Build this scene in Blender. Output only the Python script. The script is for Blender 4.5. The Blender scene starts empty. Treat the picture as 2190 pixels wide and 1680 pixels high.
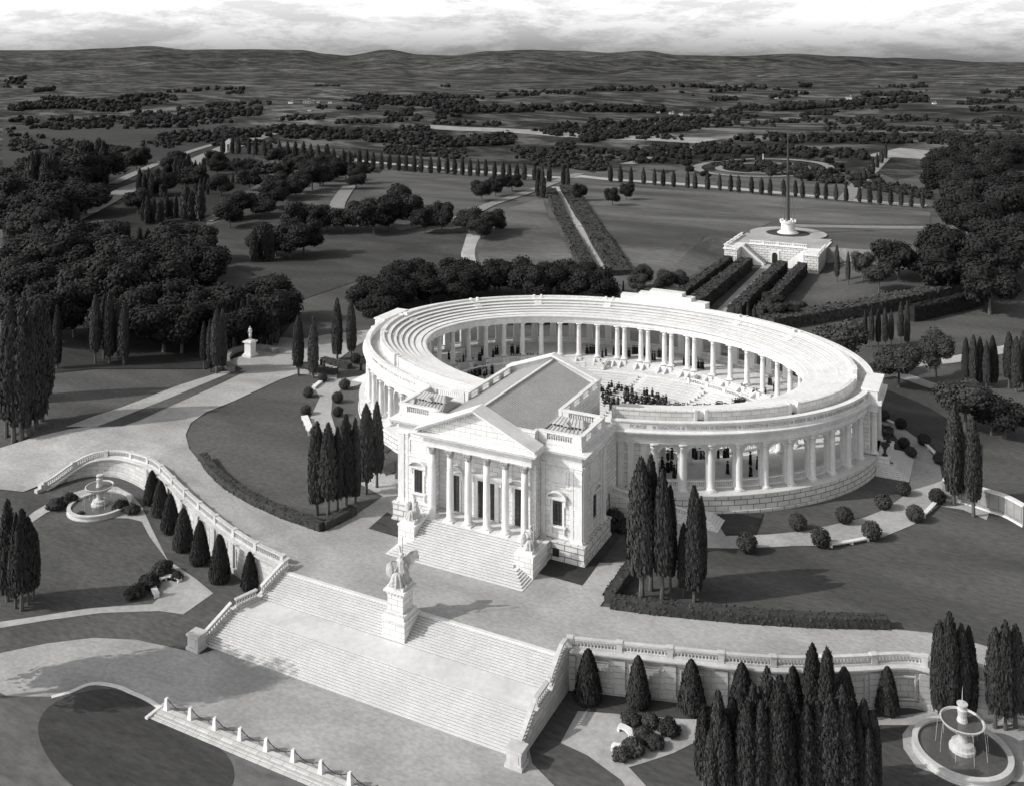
import bpy, math, random
from mathutils import Vector, Matrix, geometry, noise
rnd = random.Random(11)
sin, cos, pi, hypot, sqrt = math.sin, math.cos, math.pi, math.hypot, math.sqrt
SC = bpy.context.scene
COL = SC.collection
# ------------------------------------------------------------------ camera geometry (metres; x along the temple front, y towards the hills)
CAM = Vector((57.11, -104.34, 60.0))
FP, CX, HY = 2054.0, 1095.0, 135.0
_n = hypot(1030, 2054)
VX, VY = 1030/_n, 2054/_n          # depth axis of the temple in the camera plane
UX, UY = VY, -VX

def sm(a, b, x):
    t = min(1.0, max(0.0, (x-a)/(b-a)))
    return t*t*(3-2*t)

def h_up(u, v):
    """height of the upper ground"""
    r = hypot(max(0.0, 66-abs(u)), max(0.0, v+9))
    z = -4*(1-sm(1, 16, r))
    if v > 100:
        m = 1-sm(0, 14, max(0.0, u-13, -15-u))
        z += 5*(sm(140, 205, v)*(1-m)+sm(191, 193.5, v)*m)
    if v > 260:
        z += 3.0*sm(260, 500, v)*(sin(u*0.011+1)+sin(v*0.013+u*0.004))
    d = hypot(u, v)
    if d > 900:
        z += 14*sm(900, 3000, d)*(sin(u*0.0021+2)+sin(v*0.0023+u*0.0009))
    return z

def uvz(px, py, z):
    Y = FP*(CAM.z-z)/(py-HY); X = (px-CX)*Y/FP
    return (CAM.x+X*UX+Y*UY, CAM.y+X*VX+Y*VY)

def gp(px, py, zf=h_up, add=0.0):
    if not callable(zf):
        z0 = zf; zf = lambda u, v: z0
    z = zf(0, 60)+add
    for _ in range(12):
        u, v = uvz(px, py, z); z = zf(u, v)+add
    return Vector((u, v, z))

def depth(u, v):
    return (u-CAM.x)*UY+(v-CAM.y)*VY

def zat(u, v, py):
    return CAM.z-(py-HY)*depth(u, v)/FP

def inside(pt, poly):
    x, y = pt[0], pt[1]; c = False; n = len(poly); j = n-1
    for i in range(n):
        xi, yi = poly[i][0], poly[i][1]; xj, yj = poly[j][0], poly[j][1]
        if (yi > y) != (yj > y) and x < (xj-xi)*(y-yi)/(yj-yi)+xi: c = not c
        j = i
    return c

def smooth(pts, k=6, closed=False):
    out = []; n = len(pts)
    P = [Vector(p) for p in pts]
    rng = n if closed else n-1
    for i in range(rng):
        p0 = P[(i-1) % n] if closed or i > 0 else P[0]*2-P[1]
        p1 = P[i]; p2 = P[(i+1) % n]
        p3 = P[(i+2) % n] if closed or i+2 < n else P[n-1]*2-P[n-2]
        for s in range(k):
            t = s/k
            out.append(0.5*((2*p1)+(p2-p0)*t+(2*p0-5*p1+4*p2-p3)*t*t+(3*p1-p0-3*p2+p3)*t**3))
    if not closed: out.append(P[-1])
    return out

def resample(pts, step):
    P = [Vector(p) for p in pts]; L = [0]
    for a, b in zip(P, P[1:]): L.append(L[-1]+(b-a).length)
    n = max(1, round(L[-1]/step)); out = []; j = 0
    for i in range(n+1):
        s = L[-1]*i/n
        while j < len(L)-2 and L[j+1] < s: j += 1
        d = L[j+1]-L[j]
        out.append(P[j].lerp(P[j+1], (s-L[j])/d if d else 0))
    return out

# ------------------------------------------------------------------ materials
MATS = {}
def nodes(name):
    m = bpy.data.materials.new(name); m.use_nodes = True; nt = m.node_tree
    b = nt.nodes['Principled BSDF']; MATS[name] = m
    return m, nt, b
def grey(v): return (v, v, v*0.985, 1)

def mat_plain(name, v, rough=0.8, var=0.15, scale=1.5, stretch=(1, 1, 1), metal=0, big=None, objrand=0.0, coord='Object', detail=5, spec=0.3):
    """grey with blotchy noise; optional second, larger noise and per-object variation"""
    m, nt, b = nodes(name); N = nt.nodes; L = nt.links
    tc = N.new('ShaderNodeTexCoord'); mp = N.new('ShaderNodeMapping'); mp.inputs['Scale'].default_value = stretch
    L.new(tc.outputs[coord], mp.inputs['Vector'])
    nz = N.new('ShaderNodeTexNoise'); nz.inputs['Scale'].default_value = scale; nz.inputs['Detail'].default_value = detail; nz.inputs['Roughness'].default_value = .65
    L.new(mp.outputs[0], nz.inputs['Vector'])
    cr = N.new('ShaderNodeMapRange'); cr.inputs[1].default_value = .3; cr.inputs[2].default_value = .7
    cr.inputs[3].default_value = 1-var; cr.inputs[4].default_value = 1+var
    L.new(nz.outputs[0], cr.inputs[0]); out = cr.outputs[0]
    if big:
        nb = N.new('ShaderNodeTexNoise'); nb.inputs['Scale'].default_value = big[0]; nb.inputs['Detail'].default_value = 4; nb.inputs['Distortion'].default_value = .6
        L.new(mp.outputs[0], nb.inputs['Vector'])
        c2 = N.new('ShaderNodeMapRange'); c2.inputs[1].default_value = .35; c2.inputs[2].default_value = .65
        c2.inputs[3].default_value = 1-big[1]; c2.inputs[4].default_value = 1+big[1]
        L.new(nb.outputs[0], c2.inputs[0])
        mu = N.new('ShaderNodeMath'); mu.operation = 'MULTIPLY'; L.new(out, mu.inputs[0]); L.new(c2.outputs[0], mu.inputs[1]); out = mu.outputs[0]
    if objrand:
        oi = N.new('ShaderNodeObjectInfo'); c3 = N.new('ShaderNodeMapRange'); c3.inputs[3].default_value = 1-objrand; c3.inputs[4].default_value = 1+objrand
        L.new(oi.outputs['Random'], c3.inputs[0])
        mu = N.new('ShaderNodeMath'); mu.operation = 'MULTIPLY'; L.new(out, mu.inputs[0]); L.new(c3.outputs[0], mu.inputs[1]); out = mu.outputs[0]
    mu = N.new('ShaderNodeMath'); mu.operation = 'MULTIPLY'; mu.inputs[1].default_value = v; L.new(out, mu.inputs[0])
    L.new(mu.outputs[0], b.inputs['Base Color'])
    b.inputs['Roughness'].default_value = rough; b.inputs['Metallic'].default_value = metal; b.inputs['Specular IOR Level'].default_value = spec
    bp = N.new('ShaderNodeBump'); bp.inputs['Strength'].default_value = .25; bp.inputs['Distance'].default_value = .05
    L.new(nz.outputs[0], bp.inputs['Height']); L.new(bp.outputs[0], b.inputs['Normal'])
    return m

def mat_block(name, v, bw=1.3, rh=.6, mort=.03, dark=.5, bump=.2, var=.06):
    """ashlar stone, joints from the UV map (metres)"""
    m, nt, b = nodes(name); N = nt.nodes; L = nt.links
    uv = N.new('ShaderNodeUVMap')
    br = N.new('ShaderNodeTexBrick'); L.new(uv.outputs[0], br.inputs['Vector'])
    br.inputs['Scale'].default_value = 1; br.inputs['Brick Width'].default_value = bw; br.inputs['Row Height'].default_value = rh
    br.inputs['Mortar Size'].default_value = mort; br.inputs['Mortar Smooth'].default_value = .2
    br.inputs['Color1'].default_value = grey(v*(1-var)); br.inputs['Color2'].default_value = grey(v*(1+var)); br.inputs['Mortar'].default_value = grey(v*dark)
    tc = N.new('ShaderNodeTexCoord'); nz = N.new('ShaderNodeTexNoise'); nz.inputs['Scale'].default_value = .9; nz.inputs['Detail'].default_value = 6
    L.new(tc.outputs['Object'], nz.inputs['Vector'])
    cr = N.new('ShaderNodeMapRange'); cr.inputs[1].default_value = .3; cr.inputs[2].default_value = .7; cr.inputs[3].default_value = .9; cr.inputs[4].default_value = 1.08
    L.new(nz.outputs[0], cr.inputs[0])
    mx = N.new('ShaderNodeVectorMath'); mx.operation = 'SCALE'; L.new(br.outputs[0], mx.inputs[0]); L.new(cr.outputs[0], mx.inputs['Scale'])
    L.new(mx.outputs[0], b.inputs['Base Color']); b.inputs['Roughness'].default_value = .75; b.inputs['Specular IOR Level'].default_value = .25
    bp = N.new('ShaderNodeBump'); bp.inputs['Strength'].default_value = bump; bp.inputs['Distance'].default_value = .05; bp.invert = True
    L.new(br.outputs['Fac'], bp.inputs['Height']); L.new(bp.outputs[0], b.inputs['Normal'])
    return m

STONE = mat_plain('white_marble', .73, .75, .10, 1.6, (1, 1, .5), big=(.3, .07), detail=9)
GREYST = mat_plain('weathered_limestone', .52, .8, .14, 1.8, (1, 1, .4), big=(.25, .10), detail=9)
ASHLAR = mat_block('ashlar_marble', .73, 1.5, .62, .03, .5, .3, .09)
GREYASH = mat_block('weathered_ashlar', .56, 1.5, .62, .03, .5, .3, .10)
RUST = mat_block('rusticated_granite', .66, 1.7, .72, .06, .32, .6)
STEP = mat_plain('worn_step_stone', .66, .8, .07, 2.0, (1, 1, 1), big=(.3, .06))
TIERR = mat_plain('painted_shade_tier_face', .33, .85, .18, 1.2, (1, 1, .5))  # tier faces coloured dark to paint shadow lines between the roof tiers
STEPR = mat_plain('painted_shade_riser', .34, .85, .15, 1.5)  # dark riser colour stands in for the shadow under the step nosings
FLOORM = mat_plain('terrace_paving', .62, .8, .10, 1.5, big=(.2, .08))
STATUE = mat_plain('carved_stone', .48, .8, .30, 3.5, detail=8)
ROAD = mat_plain('pale_gravel', .34, .95, .20, 1.7, (1, 1.6, 1), big=(.10, .17), detail=11)
ROADF = mat_plain('far_gravel_road', .22, .95, .2, .5, detail=8)
PATH = mat_plain('pale_garden_path', .37, .95, .18, 1.6, big=(.15, .14), detail=10)
RAND = mat_plain('riverside_sand', .26, .95, .3, .12, detail=9)
LAWN = mat_plain('mown_lawn', .080, .95, .34, 1.8, (.5, 1.3, 1), big=(.07, .30), detail=12)
LAWND = mat_plain('dark_lawn', .050, .95, .34, 1.4, (.4, 1.3, 1), big=(.08, .3), detail=12)  # darker lawn tone for beds, grass ring and far lawn
LAWNL = mat_plain('dry_open_lawn', .095, .95, .34, .9, (.3, 1.2, 1), big=(.035, .48), detail=12)
LAWNP = mat_plain('pale_rough_lawn', .135, .95, .3, 1.2, (.4, 1.2, 1), big=(.1, .25), detail=11)
HEATH = mat_plain('rough_dark_meadow', .021, .95, .5, .25, (.5, 1.2, 1), big=(.02, .4), detail=12)
BED = mat_plain('dark_planting_bed', .045, .95, .2, 2.0, big=(.2, .15))
HEDGE = mat_plain('clipped_hedge', .045, .9, .45, 5.0, detail=8, big=(.7, .2))
LEAFP = mat_plain('cypress_foliage', .036, .8, .55, 2.6, (3, 3, .6), objrand=.35, detail=6)
LEAFD = mat_plain('poplar_foliage', .040, .8, .6, 2.6, (2.5, 2.5, .5), objrand=.35, detail=6)
LEAFR = mat_plain('broadleaf_foliage', .042, .8, .55, 1.6, objrand=.4, detail=6)
LEAFW = mat_plain('dark_wood_foliage', .015, .85, .5, 1.2, objrand=.45, detail=6)
LEAFF = mat_plain('far_wood_foliage', .019, .9, .5, .12, objrand=.3, detail=6)
BARK = mat_plain('bark', .10, .9, .3, 6, (4, 4, .6))
ROBE = mat_plain('dark_gown_cloth', .018, .85, .3, 6, objrand=.6)
SKIN = mat_plain('face_and_hands', .38, .6, .1, 9)
IRON = mat_plain('dark_iron', .03, .5, .2, 8, metal=.4)
BRONZE = mat_plain('dark_bronze', .05, .45, .3, 9, metal=.6)
GLASS = mat_plain('window_glass', .05, .12, .2, 1.5, spec=.6)
WATER = mat_plain('fountain_water', .10, .08, .15, 3, spec=.7)
SPRAY = mat_plain('falling_water', .55, .3, .1, 8)
ROOF = mat_plain('lead_roof', .48, .7, .10, .8, big=(.3, .1))
RIB = mat_plain('roof_ribs', .33, .7, .15, 2)
LETTER = mat_plain('cut_lettering', .42, .8, .15, 3)
BRASS = mat_plain('far_house_walls', .72, .8, .05, 1)
SLATE = mat_plain('slate_roof', .10, .8, .2, 2)
CARM = mat_plain('black_car_paint', .02, .25, .1, 3, spec=.6)
MAST = mat_plain('mast_wood', .05, .7, .25, 3, (1, 1, .1))

def mat_country(name, v, sc, st, big, thr, hi):
    """open country: streaky fields, dark woods and paler strips"""
    m, nt, b = nodes(name); N = nt.nodes; L = nt.links
    tc = N.new('ShaderNodeTexCoord'); mp = N.new('ShaderNodeMapping'); mp.inputs['Rotation'].default_value = (0, 0, math.radians(26.6)); 
    L.new(tc.outputs['Object'], mp.inputs['Vector'])
    mp2 = N.new('ShaderNodeMapping'); mp2.inputs['Scale'].default_value = st; L.new(mp.outputs[0], mp2.inputs['Vector'])
    n1 = N.new('ShaderNodeTexNoise'); n1.inputs['Scale'].default_value = sc; n1.inputs['Detail'].default_value = 10; n1.inputs['Roughness'].default_value = .72; n1.inputs['Distortion'].default_value = .4
    L.new(mp2.outputs[0], n1.inputs['Vector'])
    n2 = N.new('ShaderNodeTexNoise'); n2.inputs['Scale'].default_value = big; n2.inputs['Detail'].default_value = 5; L.new(mp2.outputs[0], n2.inputs['Vector'])
    cr = N.new('ShaderNodeValToRGB'); e = cr.color_ramp.elements
    e[0].position = thr[0]; e[0].color = grey(v*.35); e[1].position = thr[2]; e[1].color = grey(hi)
    k = e.new(thr[1]); k.color = grey(v)
    L.new(n1.outputs[0], cr.inputs[0])
    c2 = N.new('ShaderNodeMapRange'); c2.inputs[1].default_value = .35; c2.inputs[2].default_value = .65; c2.inputs[3].default_value = .6; c2.inputs[4].default_value = 1.4
    L.new(n2.outputs[0], c2.inputs[0])
    mx = N.new('ShaderNodeVectorMath'); mx.operation = 'SCALE'; L.new(cr.outputs[0], mx.inputs[0]); L.new(c2.outputs[0], mx.inputs['Scale'])
    L.new(mx.outputs[0], b.inputs['Base Color']); b.inputs['Roughness'].default_value = .95; b.inputs['Specular IOR Level'].default_value = .1
    return m
COUNTRY = mat_country('open_country', .037, .016, (1, 1.7, 1), .003, (.43, .50, .60), .13)
HILLM = mat_country('wooded_hills', .042, .008, (1, 1.3, 2.5), .0012, (.43, .5, .61), .10)

# ------------------------------------------------------------------ mesh builder
class MB:
    def __init__(s): s.v = []; s.f = []; s.uv = []; s.m = []
    def face(s, pts, uv=None, mi=0):
        i = len(s.v); s.v += [tuple(p) for p in pts]; s.f.append(list(range(i, i+len(pts)))); s.uv.append(uv); s.m.append(mi)
    def mesh(s, vs, fs, uvs=None, mi=0):
        i = len(s.v); s.v += [tuple(p) for p in vs]
        for k, f in enumerate(fs):
            s.f.append([i+a for a in f]); s.uv.append(uvs[k] if uvs else None); s.m.append(mi)
    def box(s, x0, x1, y0, y1, z0, z1, mi=0):
        s.hexa([(x0, y0), (x1, y0), (x1, y1), (x0, y1)], z0, z1, mi=mi)
    def hexa(s, q, z0, z1, q2=None, mi=0):
        q2 = q2 or q
        z0 = z0 if hasattr(z0, '__len__') else [z0]*4; z1 = z1 if hasattr(z1, '__len__') else [z1]*4
        v = [(a[0], a[1], z) for a, z in zip(q, z0)]+[(a[0], a[1], z) for a, z in zip(q2, z1)]
        s.mesh(v, [(3, 2, 1, 0), (4, 5, 6, 7), (0, 1, 5, 4), (1, 2, 6, 5), (2, 3, 7, 6), (3, 0, 4, 7)], mi=mi)
    def obox(s, c, hx, hy, z0, z1, a=0, mi=0, top=None):
        ca, sa = cos(a), sin(a)
        def Q(hx, hy): return [(c[0]+x*ca-y*sa, c[1]+x*sa+y*ca) for x, y in ((-hx, -hy), (hx, -hy), (hx, hy), (-hx, hy))]
        s.hexa(Q(hx, hy), z0, z1, Q(*top) if top else None, mi)
    def prism(s, poly, z0, z1, mi=0, bottom=False):
        n = len(poly); d = 0
        if sum(poly[i][0]*poly[(i+1) % n][1]-poly[(i+1) % n][0]*poly[i][1] for i in range(n)) < 0: poly = poly[::-1]
        for i in range(n):
            a, b = poly[i], poly[(i+1) % n]; l = hypot(b[0]-a[0], b[1]-a[1])
            s.face([(a[0], a[1], z0), (b[0], b[1], z0), (b[0], b[1], z1), (a[0], a[1], z1)], [(d, z0), (d+l, z0), (d+l, z1), (d, z1)], mi); d += l
        s.flat(poly, z1, mi)
    def flat(s, poly, z, mi=0):
        P = [Vector((p[0], p[1], 0)) for p in poly]
        for t in geometry.tessellate_polygon([P]):
            t = list(t); a, b, c = (P[i] for i in t)
            if (b-a).cross(c-a).z < 0: t.reverse()
            s.face([(P[i].x, P[i].y, z) for i in t], mi=mi)
    def lathe(s, c, prof, n=12, mi=0, ph=0, sx=1, sy=1, cap=True):
        i0 = len(s.v); k = len(prof)
        for r, z in prof:
            for j in range(n):
                a = ph+2*pi*j/n; s.v.append((c[0]+r*sx*cos(a), c[1]+r*sy*sin(a), c[2]+z))
        for i in range(k-1):
            for j in range(n):
                j2 = (j+1) % n
                s.f.append([i0+i*n+j, i0+i*n+j2, i0+(i+1)*n+j2, i0+(i+1)*n+j]); s.uv.append(None); s.m.append(mi)
        if cap:
            s.f.append([i0+(k-1)*n+j for j in range(n)]); s.uv.append(None); s.m.append(mi)
            s.f.append([i0+j for j in reversed(range(n))]); s.uv.append(None); s.m.append(mi)
    def tube(s, pts, rads, n=6, mi=0, cap=True):
        P = [Vector(p) for p in pts]
        if not hasattr(rads, '__len__'): rads = [rads]*len(P)
        i0 = len(s.v); ref = None
        for i, p in enumerate(P):
            t = (P[min(i+1, len(P)-1)]-P[max(i-1, 0)])
            t = t.normalized() if t.length else Vector((0, 0, 1))
            if ref is None: ref = t.orthogonal().normalized()
            ref = (ref-t*ref.dot(t)); ref = ref.normalized() if ref.length > 1e-6 else t.orthogonal().normalized()
            b = t.cross(ref)
            for j in range(n):
                a = 2*pi*j/n; s.v.append(tuple(p+(ref*cos(a)+b*sin(a))*rads[i]))
        for i in range(len(P)-1):
            for j in range(n):
                j2 = (j+1) % n
                s.f.append([i0+i*n+j, i0+i*n+j2, i0+(i+1)*n+j2, i0+(i+1)*n+j]); s.uv.append(None); s.m.append(mi)
        if cap:
            s.f.append([i0+j for j in reversed(range(n))]); s.uv.append(None); s.m.append(mi)
            s.f.append([i0+(len(P)-1)*n+j for j in range(n)]); s.uv.append(None); s.m.append(mi)
    def sweep(s, frames, prof, closed=True, caps=True, mi=0, loop=False, mis=None):
        """frames: (origin xyz, outward normal xy); prof: (t, z) loop, t measured along the normal"""
        k = len(prof); i0 = len(s.v); d = 0; D = []; pp = [0]
        for a, b in zip(prof, prof[1:]+prof[:1]): pp.append(pp[-1]+hypot(b[0]-a[0], b[1]-a[1]))
        for i, (o, n) in enumerate(frames):
            if i: d += hypot(o[0]-frames[i-1][0][0], o[1]-frames[i-1][0][1])
            D.append(d)
            for t, z in prof: s.v.append((o[0]+n[0]*t, o[1]+n[1]*t, o[2]+z))
        m = k if closed else k-1
        for i in range(len(frames)-1+(1 if loop else 0)):
            i2 = (i+1) % len(frames); d2 = D[i2] if i2 else D[-1]+1
            for j in range(m):
                j2 = (j+1) % k
                s.f.append([i0+i*k+j, i0+i2*k+j, i0+i2*k+j2, i0+i*k+j2])
                s.uv.append([(D[i], pp[j]), (d2, pp[j]), (d2, pp[j+1]), (D[i], pp[j+1])]); s.m.append(mis[j] if mis else mi)
        if caps and closed and not loop:
            s.f.append([i0+j for j in range(k)]); s.uv.append(None); s.m.append(mi)
            s.f.append([i0+(len(frames)-1)*k+j for j in reversed(range(k))]); s.uv.append(None); s.m.append(mi)
    def build(s, name, mat, parent=None, smooth=False, origin=None, fix=True):
        if not s.v: s.box(0, .01, 0, .01, 0, .01)
        o = Vector(parent['_o']) if parent is not None else Vector(origin or (0, 0, 0))
        me = bpy.data.meshes.new(name); me.from_pydata([(x-o.x, y-o.y, z-o.z) for x, y, z in s.v], [], s.f)
        if fix:
            import bmesh
            bm = bmesh.new(); bm.from_mesh(me); bm.normal_update()
            if len(s.f) < 60000: bmesh.ops.recalc_face_normals(bm, faces=bm.faces)
            bm.to_mesh(me); bm.free()
        for mt in (mat if isinstance(mat, (list, tuple)) else [mat]): me.materials.append(mt)
        for p, mi in zip(me.polygons, s.m): p.material_index = mi; p.use_smooth = smooth
        ul = me.uv_layers.new(name='UVMap').data
        for p, uv, fc in zip(me.polygons, s.uv, s.f):
            n = p.normal
            if uv:
                mp = {vi: q for vi, q in zip(fc, uv)}
                for li in p.loop_indices: ul[li].uv = mp[me.loops[li].vertex_index]
            else:
                h = hypot(n.x, n.y)
                for li in p.loop_indices:
                    c = me.vertices[me.loops[li].vertex_index].co+o
                    if abs(n.z) > .8: ul[li].uv = (c.x, c.y)
                    else: ul[li].uv = (c.x*(-n.y/h)+c.y*(n.x/h), c.z)
        ob = bpy.data.objects.new(name, me); COL.objects.link(ob)
        if parent is not None:
            ob.parent = parent
        else: ob.location = o
        ob['_o'] = tuple(o)
        return ob

def tag(o, label=None, cat=None, group=None, kind=None):
    if label: o['label'] = label
    if cat: o['category'] = cat
    if group: o['group'] = group
    if kind: o['kind'] = kind
    return o
def thing(name, loc, label, cat, group=None):
    o = bpy.data.objects.new(name, None); COL.objects.link(o); o.location = loc; o['_o'] = tuple(loc); o.empty_display_size = .3
    return tag(o, label, cat, group)
def dup(root, loc, rot=0, sc=(1, 1, 1), label=None, group=None, cat=None):
    r = root.copy(); COL.objects.link(r); r.location = loc; r.rotation_euler = (0, 0, rot)
    r.scale = sc if hasattr(sc, '__len__') else (sc, sc, sc)
    if label: r['label'] = label
    if group: r['group'] = group
    if cat: r['category'] = cat
    for ch in list(root.children):
        c = ch.copy(); COL.objects.link(c); c.parent = r
        for g in ch.children:
            d = g.copy(); COL.objects.link(d); d.parent = c
    return r
class Proto:
    """several variants of one thing; the first placement of each uses the variant itself"""
    def __init__(s, makers): s.mk = makers; s.ob = [None]*len(makers)
    def put(s, loc, rot=0, sc=(1, 1, 1), label=None, group=None, k=None, cat=None):
        k = rnd.randrange(len(s.mk)) if k is None else k
        if s.ob[k] is None:
            r = s.mk[k](); s.ob[k] = r; r.location = loc; r.rotation_euler = (0, 0, rot); r.scale = sc if hasattr(sc, '__len__') else (sc, sc, sc)
            if label: r['label'] = label
            if group: r['group'] = group
            if cat: r['category'] = cat
            return r
        return dup(s.ob[k], loc, rot, sc, label, group, cat)

def frames(path, closed=False):
    """path of 3-d points -> frames with the left-hand normal"""
    P = [Vector(p) for p in path]; out = []; n = len(P)
    for i in range(n):
        if closed: t = P[(i+1) % n]-P[(i-1) % n]
        else: t = P[min(i+1, n-1)]-P[max(i-1, 0)]
        l = hypot(t.x, t.y) or 1
        out.append(((P[i].x, P[i].y, P[i].z), (-t.y/l, t.x/l)))
    return out
def rect(t0, t1, z0, z1): return [(t0, z0), (t1, z0), (t1, z1), (t0, z1)]

BPROF = [(.075, 0), (.075, .05), (.045, .09), (.085, .22), (.08, .30), (.04, .52), (.065, .58), (.075, .6), (.075, .66)]
def balustrade(parent, path, h=1.1, bay=4.0, wid=.2, step=.34, mat=None, lift=0, piers=True, ends=True, rname='balustrade'):
    """rail, plinth, balusters between piers along a path of 3-d points; one part per bay, one per pier"""
    mat = mat or STONE
    P = resample(path, bay); n = len(P)-1
    full = resample(path, .5)
    L = [0]
    for a, b in zip(full, full[1:]): L.append(L[-1]+(b-a).length)
    seg = L[-1]/n; k = h/1.1
    def at(s):
        s = max(0, min(L[-1], s)); j = 0
        lo, hi = 0, len(L)-2
        while lo < hi:
            mid = (lo+hi+1)//2
            if L[mid] <= s: lo = mid
            else: hi = mid-1
        j = lo; return full[j].lerp(full[j+1], (s-L[j])/((L[j+1]-L[j]) or 1))
    for i in range(n):
        m = MB(); s0, s1 = i*seg+.3, (i+1)*seg-.3
        if not piers: s0, s1 = i*seg, (i+1)*seg
        pts = [at(s0+(s1-s0)*q/4) for q in range(5)]
        fr = frames(pts)
        m.sweep(fr, rect(-wid, wid, lift, lift+.2*k)); m.sweep(fr, rect(-wid-.03, wid+.03, lift+.86*k, lift+1.06*k))
        nb = max(2, int((s1-s0)/step))
        for q in range(nb):
            p = at(s0+(s1-s0)*(q+.5)/nb)
            m.lathe((p.x, p.y, p.z+lift+.2*k), [(r*1.15, z*k) for r, z in BPROF], 6, cap=False)
        m.build(rname, mat, parent, fix=False)
    if piers:
        for i in range(n+1):
            if not ends and i in (0, n): continue
            p = at(i*seg); q = at(i*seg+.2); q0 = at(i*seg-.2); a = math.atan2(q.y-q0.y, q.x-q0.x)
            m = MB(); m.obox(p, .3, wid+.06, p.z+lift-.02, p.z+lift+1.02*k, a); m.obox(p, .36, wid+.12, p.z+lift+1.02*k, p.z+lift+1.14*k, a)
            m.build('pier', mat, parent)

def cdt_sheet(outline, step, zf, holes=(), extra=()):
    """triangulated ground sheet inside an outline, draped on zf(u,v)"""
    V = []; E = []
    for poly in [outline]+list(holes):
        i0 = len(V); q = []
        for a, b in zip(poly, list(poly[1:])+[poly[0]]):
            l = hypot(b[0]-a[0], b[1]-a[1]); k = max(1, int(l/step))
            for s in range(k): q.append(Vector((a[0]+(b[0]-a[0])*s/k, a[1]+(b[1]-a[1])*s/k)))
        V += q; E += [(i0+i, i0+(i+1) % len(q)) for i in range(len(q))]
    xs = [p[0] for p in outline]; ys = [p[1] for p in outline]
    x = min(xs)+step*.5
    while x < max(xs):
        y = min(ys)+step*.5
        while y < max(ys):
            if inside((x, y), outline) and not any(inside((x, y), h) for h in holes): V.append(Vector((x+.01*step*sin(y), y)))
            y += step
        x += step
    V += [Vector(p) for p in extra]
    r = geometry.delaunay_2d_cdt(V, E, [], 0, 1e-4)
    vs, fs = r[0], r[2]; F = []
    for f in fs:
        cx = sum(vs[i].x for i in f)/len(f); cy = sum(vs[i].y for i in f)/len(f)
        if inside((cx, cy), outline) and not any(inside((cx, cy), h) for h in holes): F.append(list(f))
    m = MB(); m.mesh([(p.x, p.y, zf(p.x, p.y)) for p in vs], F)
    for i, f in enumerate(m.f):
        a, b, c = (Vector(m.v[j]) for j in f[:3])
        if (b-a).cross(c-a).z < 0: m.f[i] = f[::-1]
    return m
def sheet(name, px, mat, off=.03, zf=h_up, step=4.0, world=None, sm_=0):
    pts = world or [gp(x, y, zf) for x, y in px]
    pts = [(p[0], p[1]) for p in pts]
    if sm_: pts = [(p.x, p.y) for p in smooth([(a, b, 0) for a, b in pts], sm_, True)]
    zz = zf if callable(zf) else (lambda u, v: zf)
    m = cdt_sheet(pts, step, lambda u, v: zz(u, v)+off)
    return tag(m.build(name, mat, fix=False), kind='structure')
def stroke(name, px, wpx, mat, off=.04, zf=h_up, step=8, world=None, width=None):
    """road of given pixel widths (vertical) or metres along a centre line"""
    c = [gp(x, y, zf) for x, y in px] if world is None else [Vector((a, b, 0)) for a, b in world]
    c = smooth([(p.x, p.y, 0) for p in c], 4); fr = frames(c); n = len(fr)
    w = [(wpx if not hasattr(wpx, '__len__') else wpx[0]+(wpx[1]-wpx[0])*i/(n-1))/2 for i in range(n)]
    poly = [(o[0]+nn[0]*w[i], o[1]+nn[1]*w[i]) for i, (o, nn) in enumerate(fr)]+[(o[0]-nn[0]*w[i], o[1]-nn[1]*w[i]) for i, (o, nn) in reversed(list(enumerate(fr)))]
    zz = zf if callable(zf) else (lambda u, v: zf)
    m = MB(); k = 3
    vs = []; fs = []
    for i, (o, nn) in enumerate(fr):
        for j in range(k+1):
            t = w[i]*(2*j/k-1); x, y = o[0]+nn[0]*t, o[1]+nn[1]*t; vs.append((x, y, zz(x, y)+off))
    for i in range(n-1):
        for j in range(k):
            a = i*(k+1)+j; fs.append((a, a+k+1, a+k+2, a+1))
    m.mesh(vs, fs)
    for i, f in enumerate(m.f):
        a, b, c2 = (Vector(m.v[j]) for j in f[:3])
        if (b-a).cross(c2-a).z < 0: m.f[i] = f[::-1]
    return tag(m.build(name, mat, fix=False), kind='structure')
# ================================================================== ground, retaining walls, stairs
WL_px = [(310, 975), (260, 963), (200, 969), (150, 993), (95, 1030)]
WL = [(-19.0, -13.8), (-24.7, -12.7), (-32.3, -10.2), (-42.1, -6.2), (-51.9, -1.6)]+[tuple(gp(x, y, h_up, 1.1)[:2]) for x, y in WL_px]
WR = [(18.2, -13.5), (28.7, -10.3), (37.0, -7.6), (43.7, -4.2), (49.2, -.9), (52.2, -.5), (56.0, .5), (60.0, 1.4), (64.0, 1.4), (67.8, .1), (69.6, -2.8), (70, -6.9)]
def hup2(p): return (p[0], p[1], h_up(p[0], p[1]))
wl = smooth([(a, b, 0) for a, b in WL], 5); wr = smooth([(a, b, 0) for a, b in WR], 5)
LOW = [(p.x, p.y) for p in reversed(wl)]+[(-17.4, -15.2), (17.4, -15.2)]+[(p.x, p.y) for p in wr]+[(450, -6.9), (450, -200), (-450, -200), (-450, WL[-1][1])]
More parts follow.
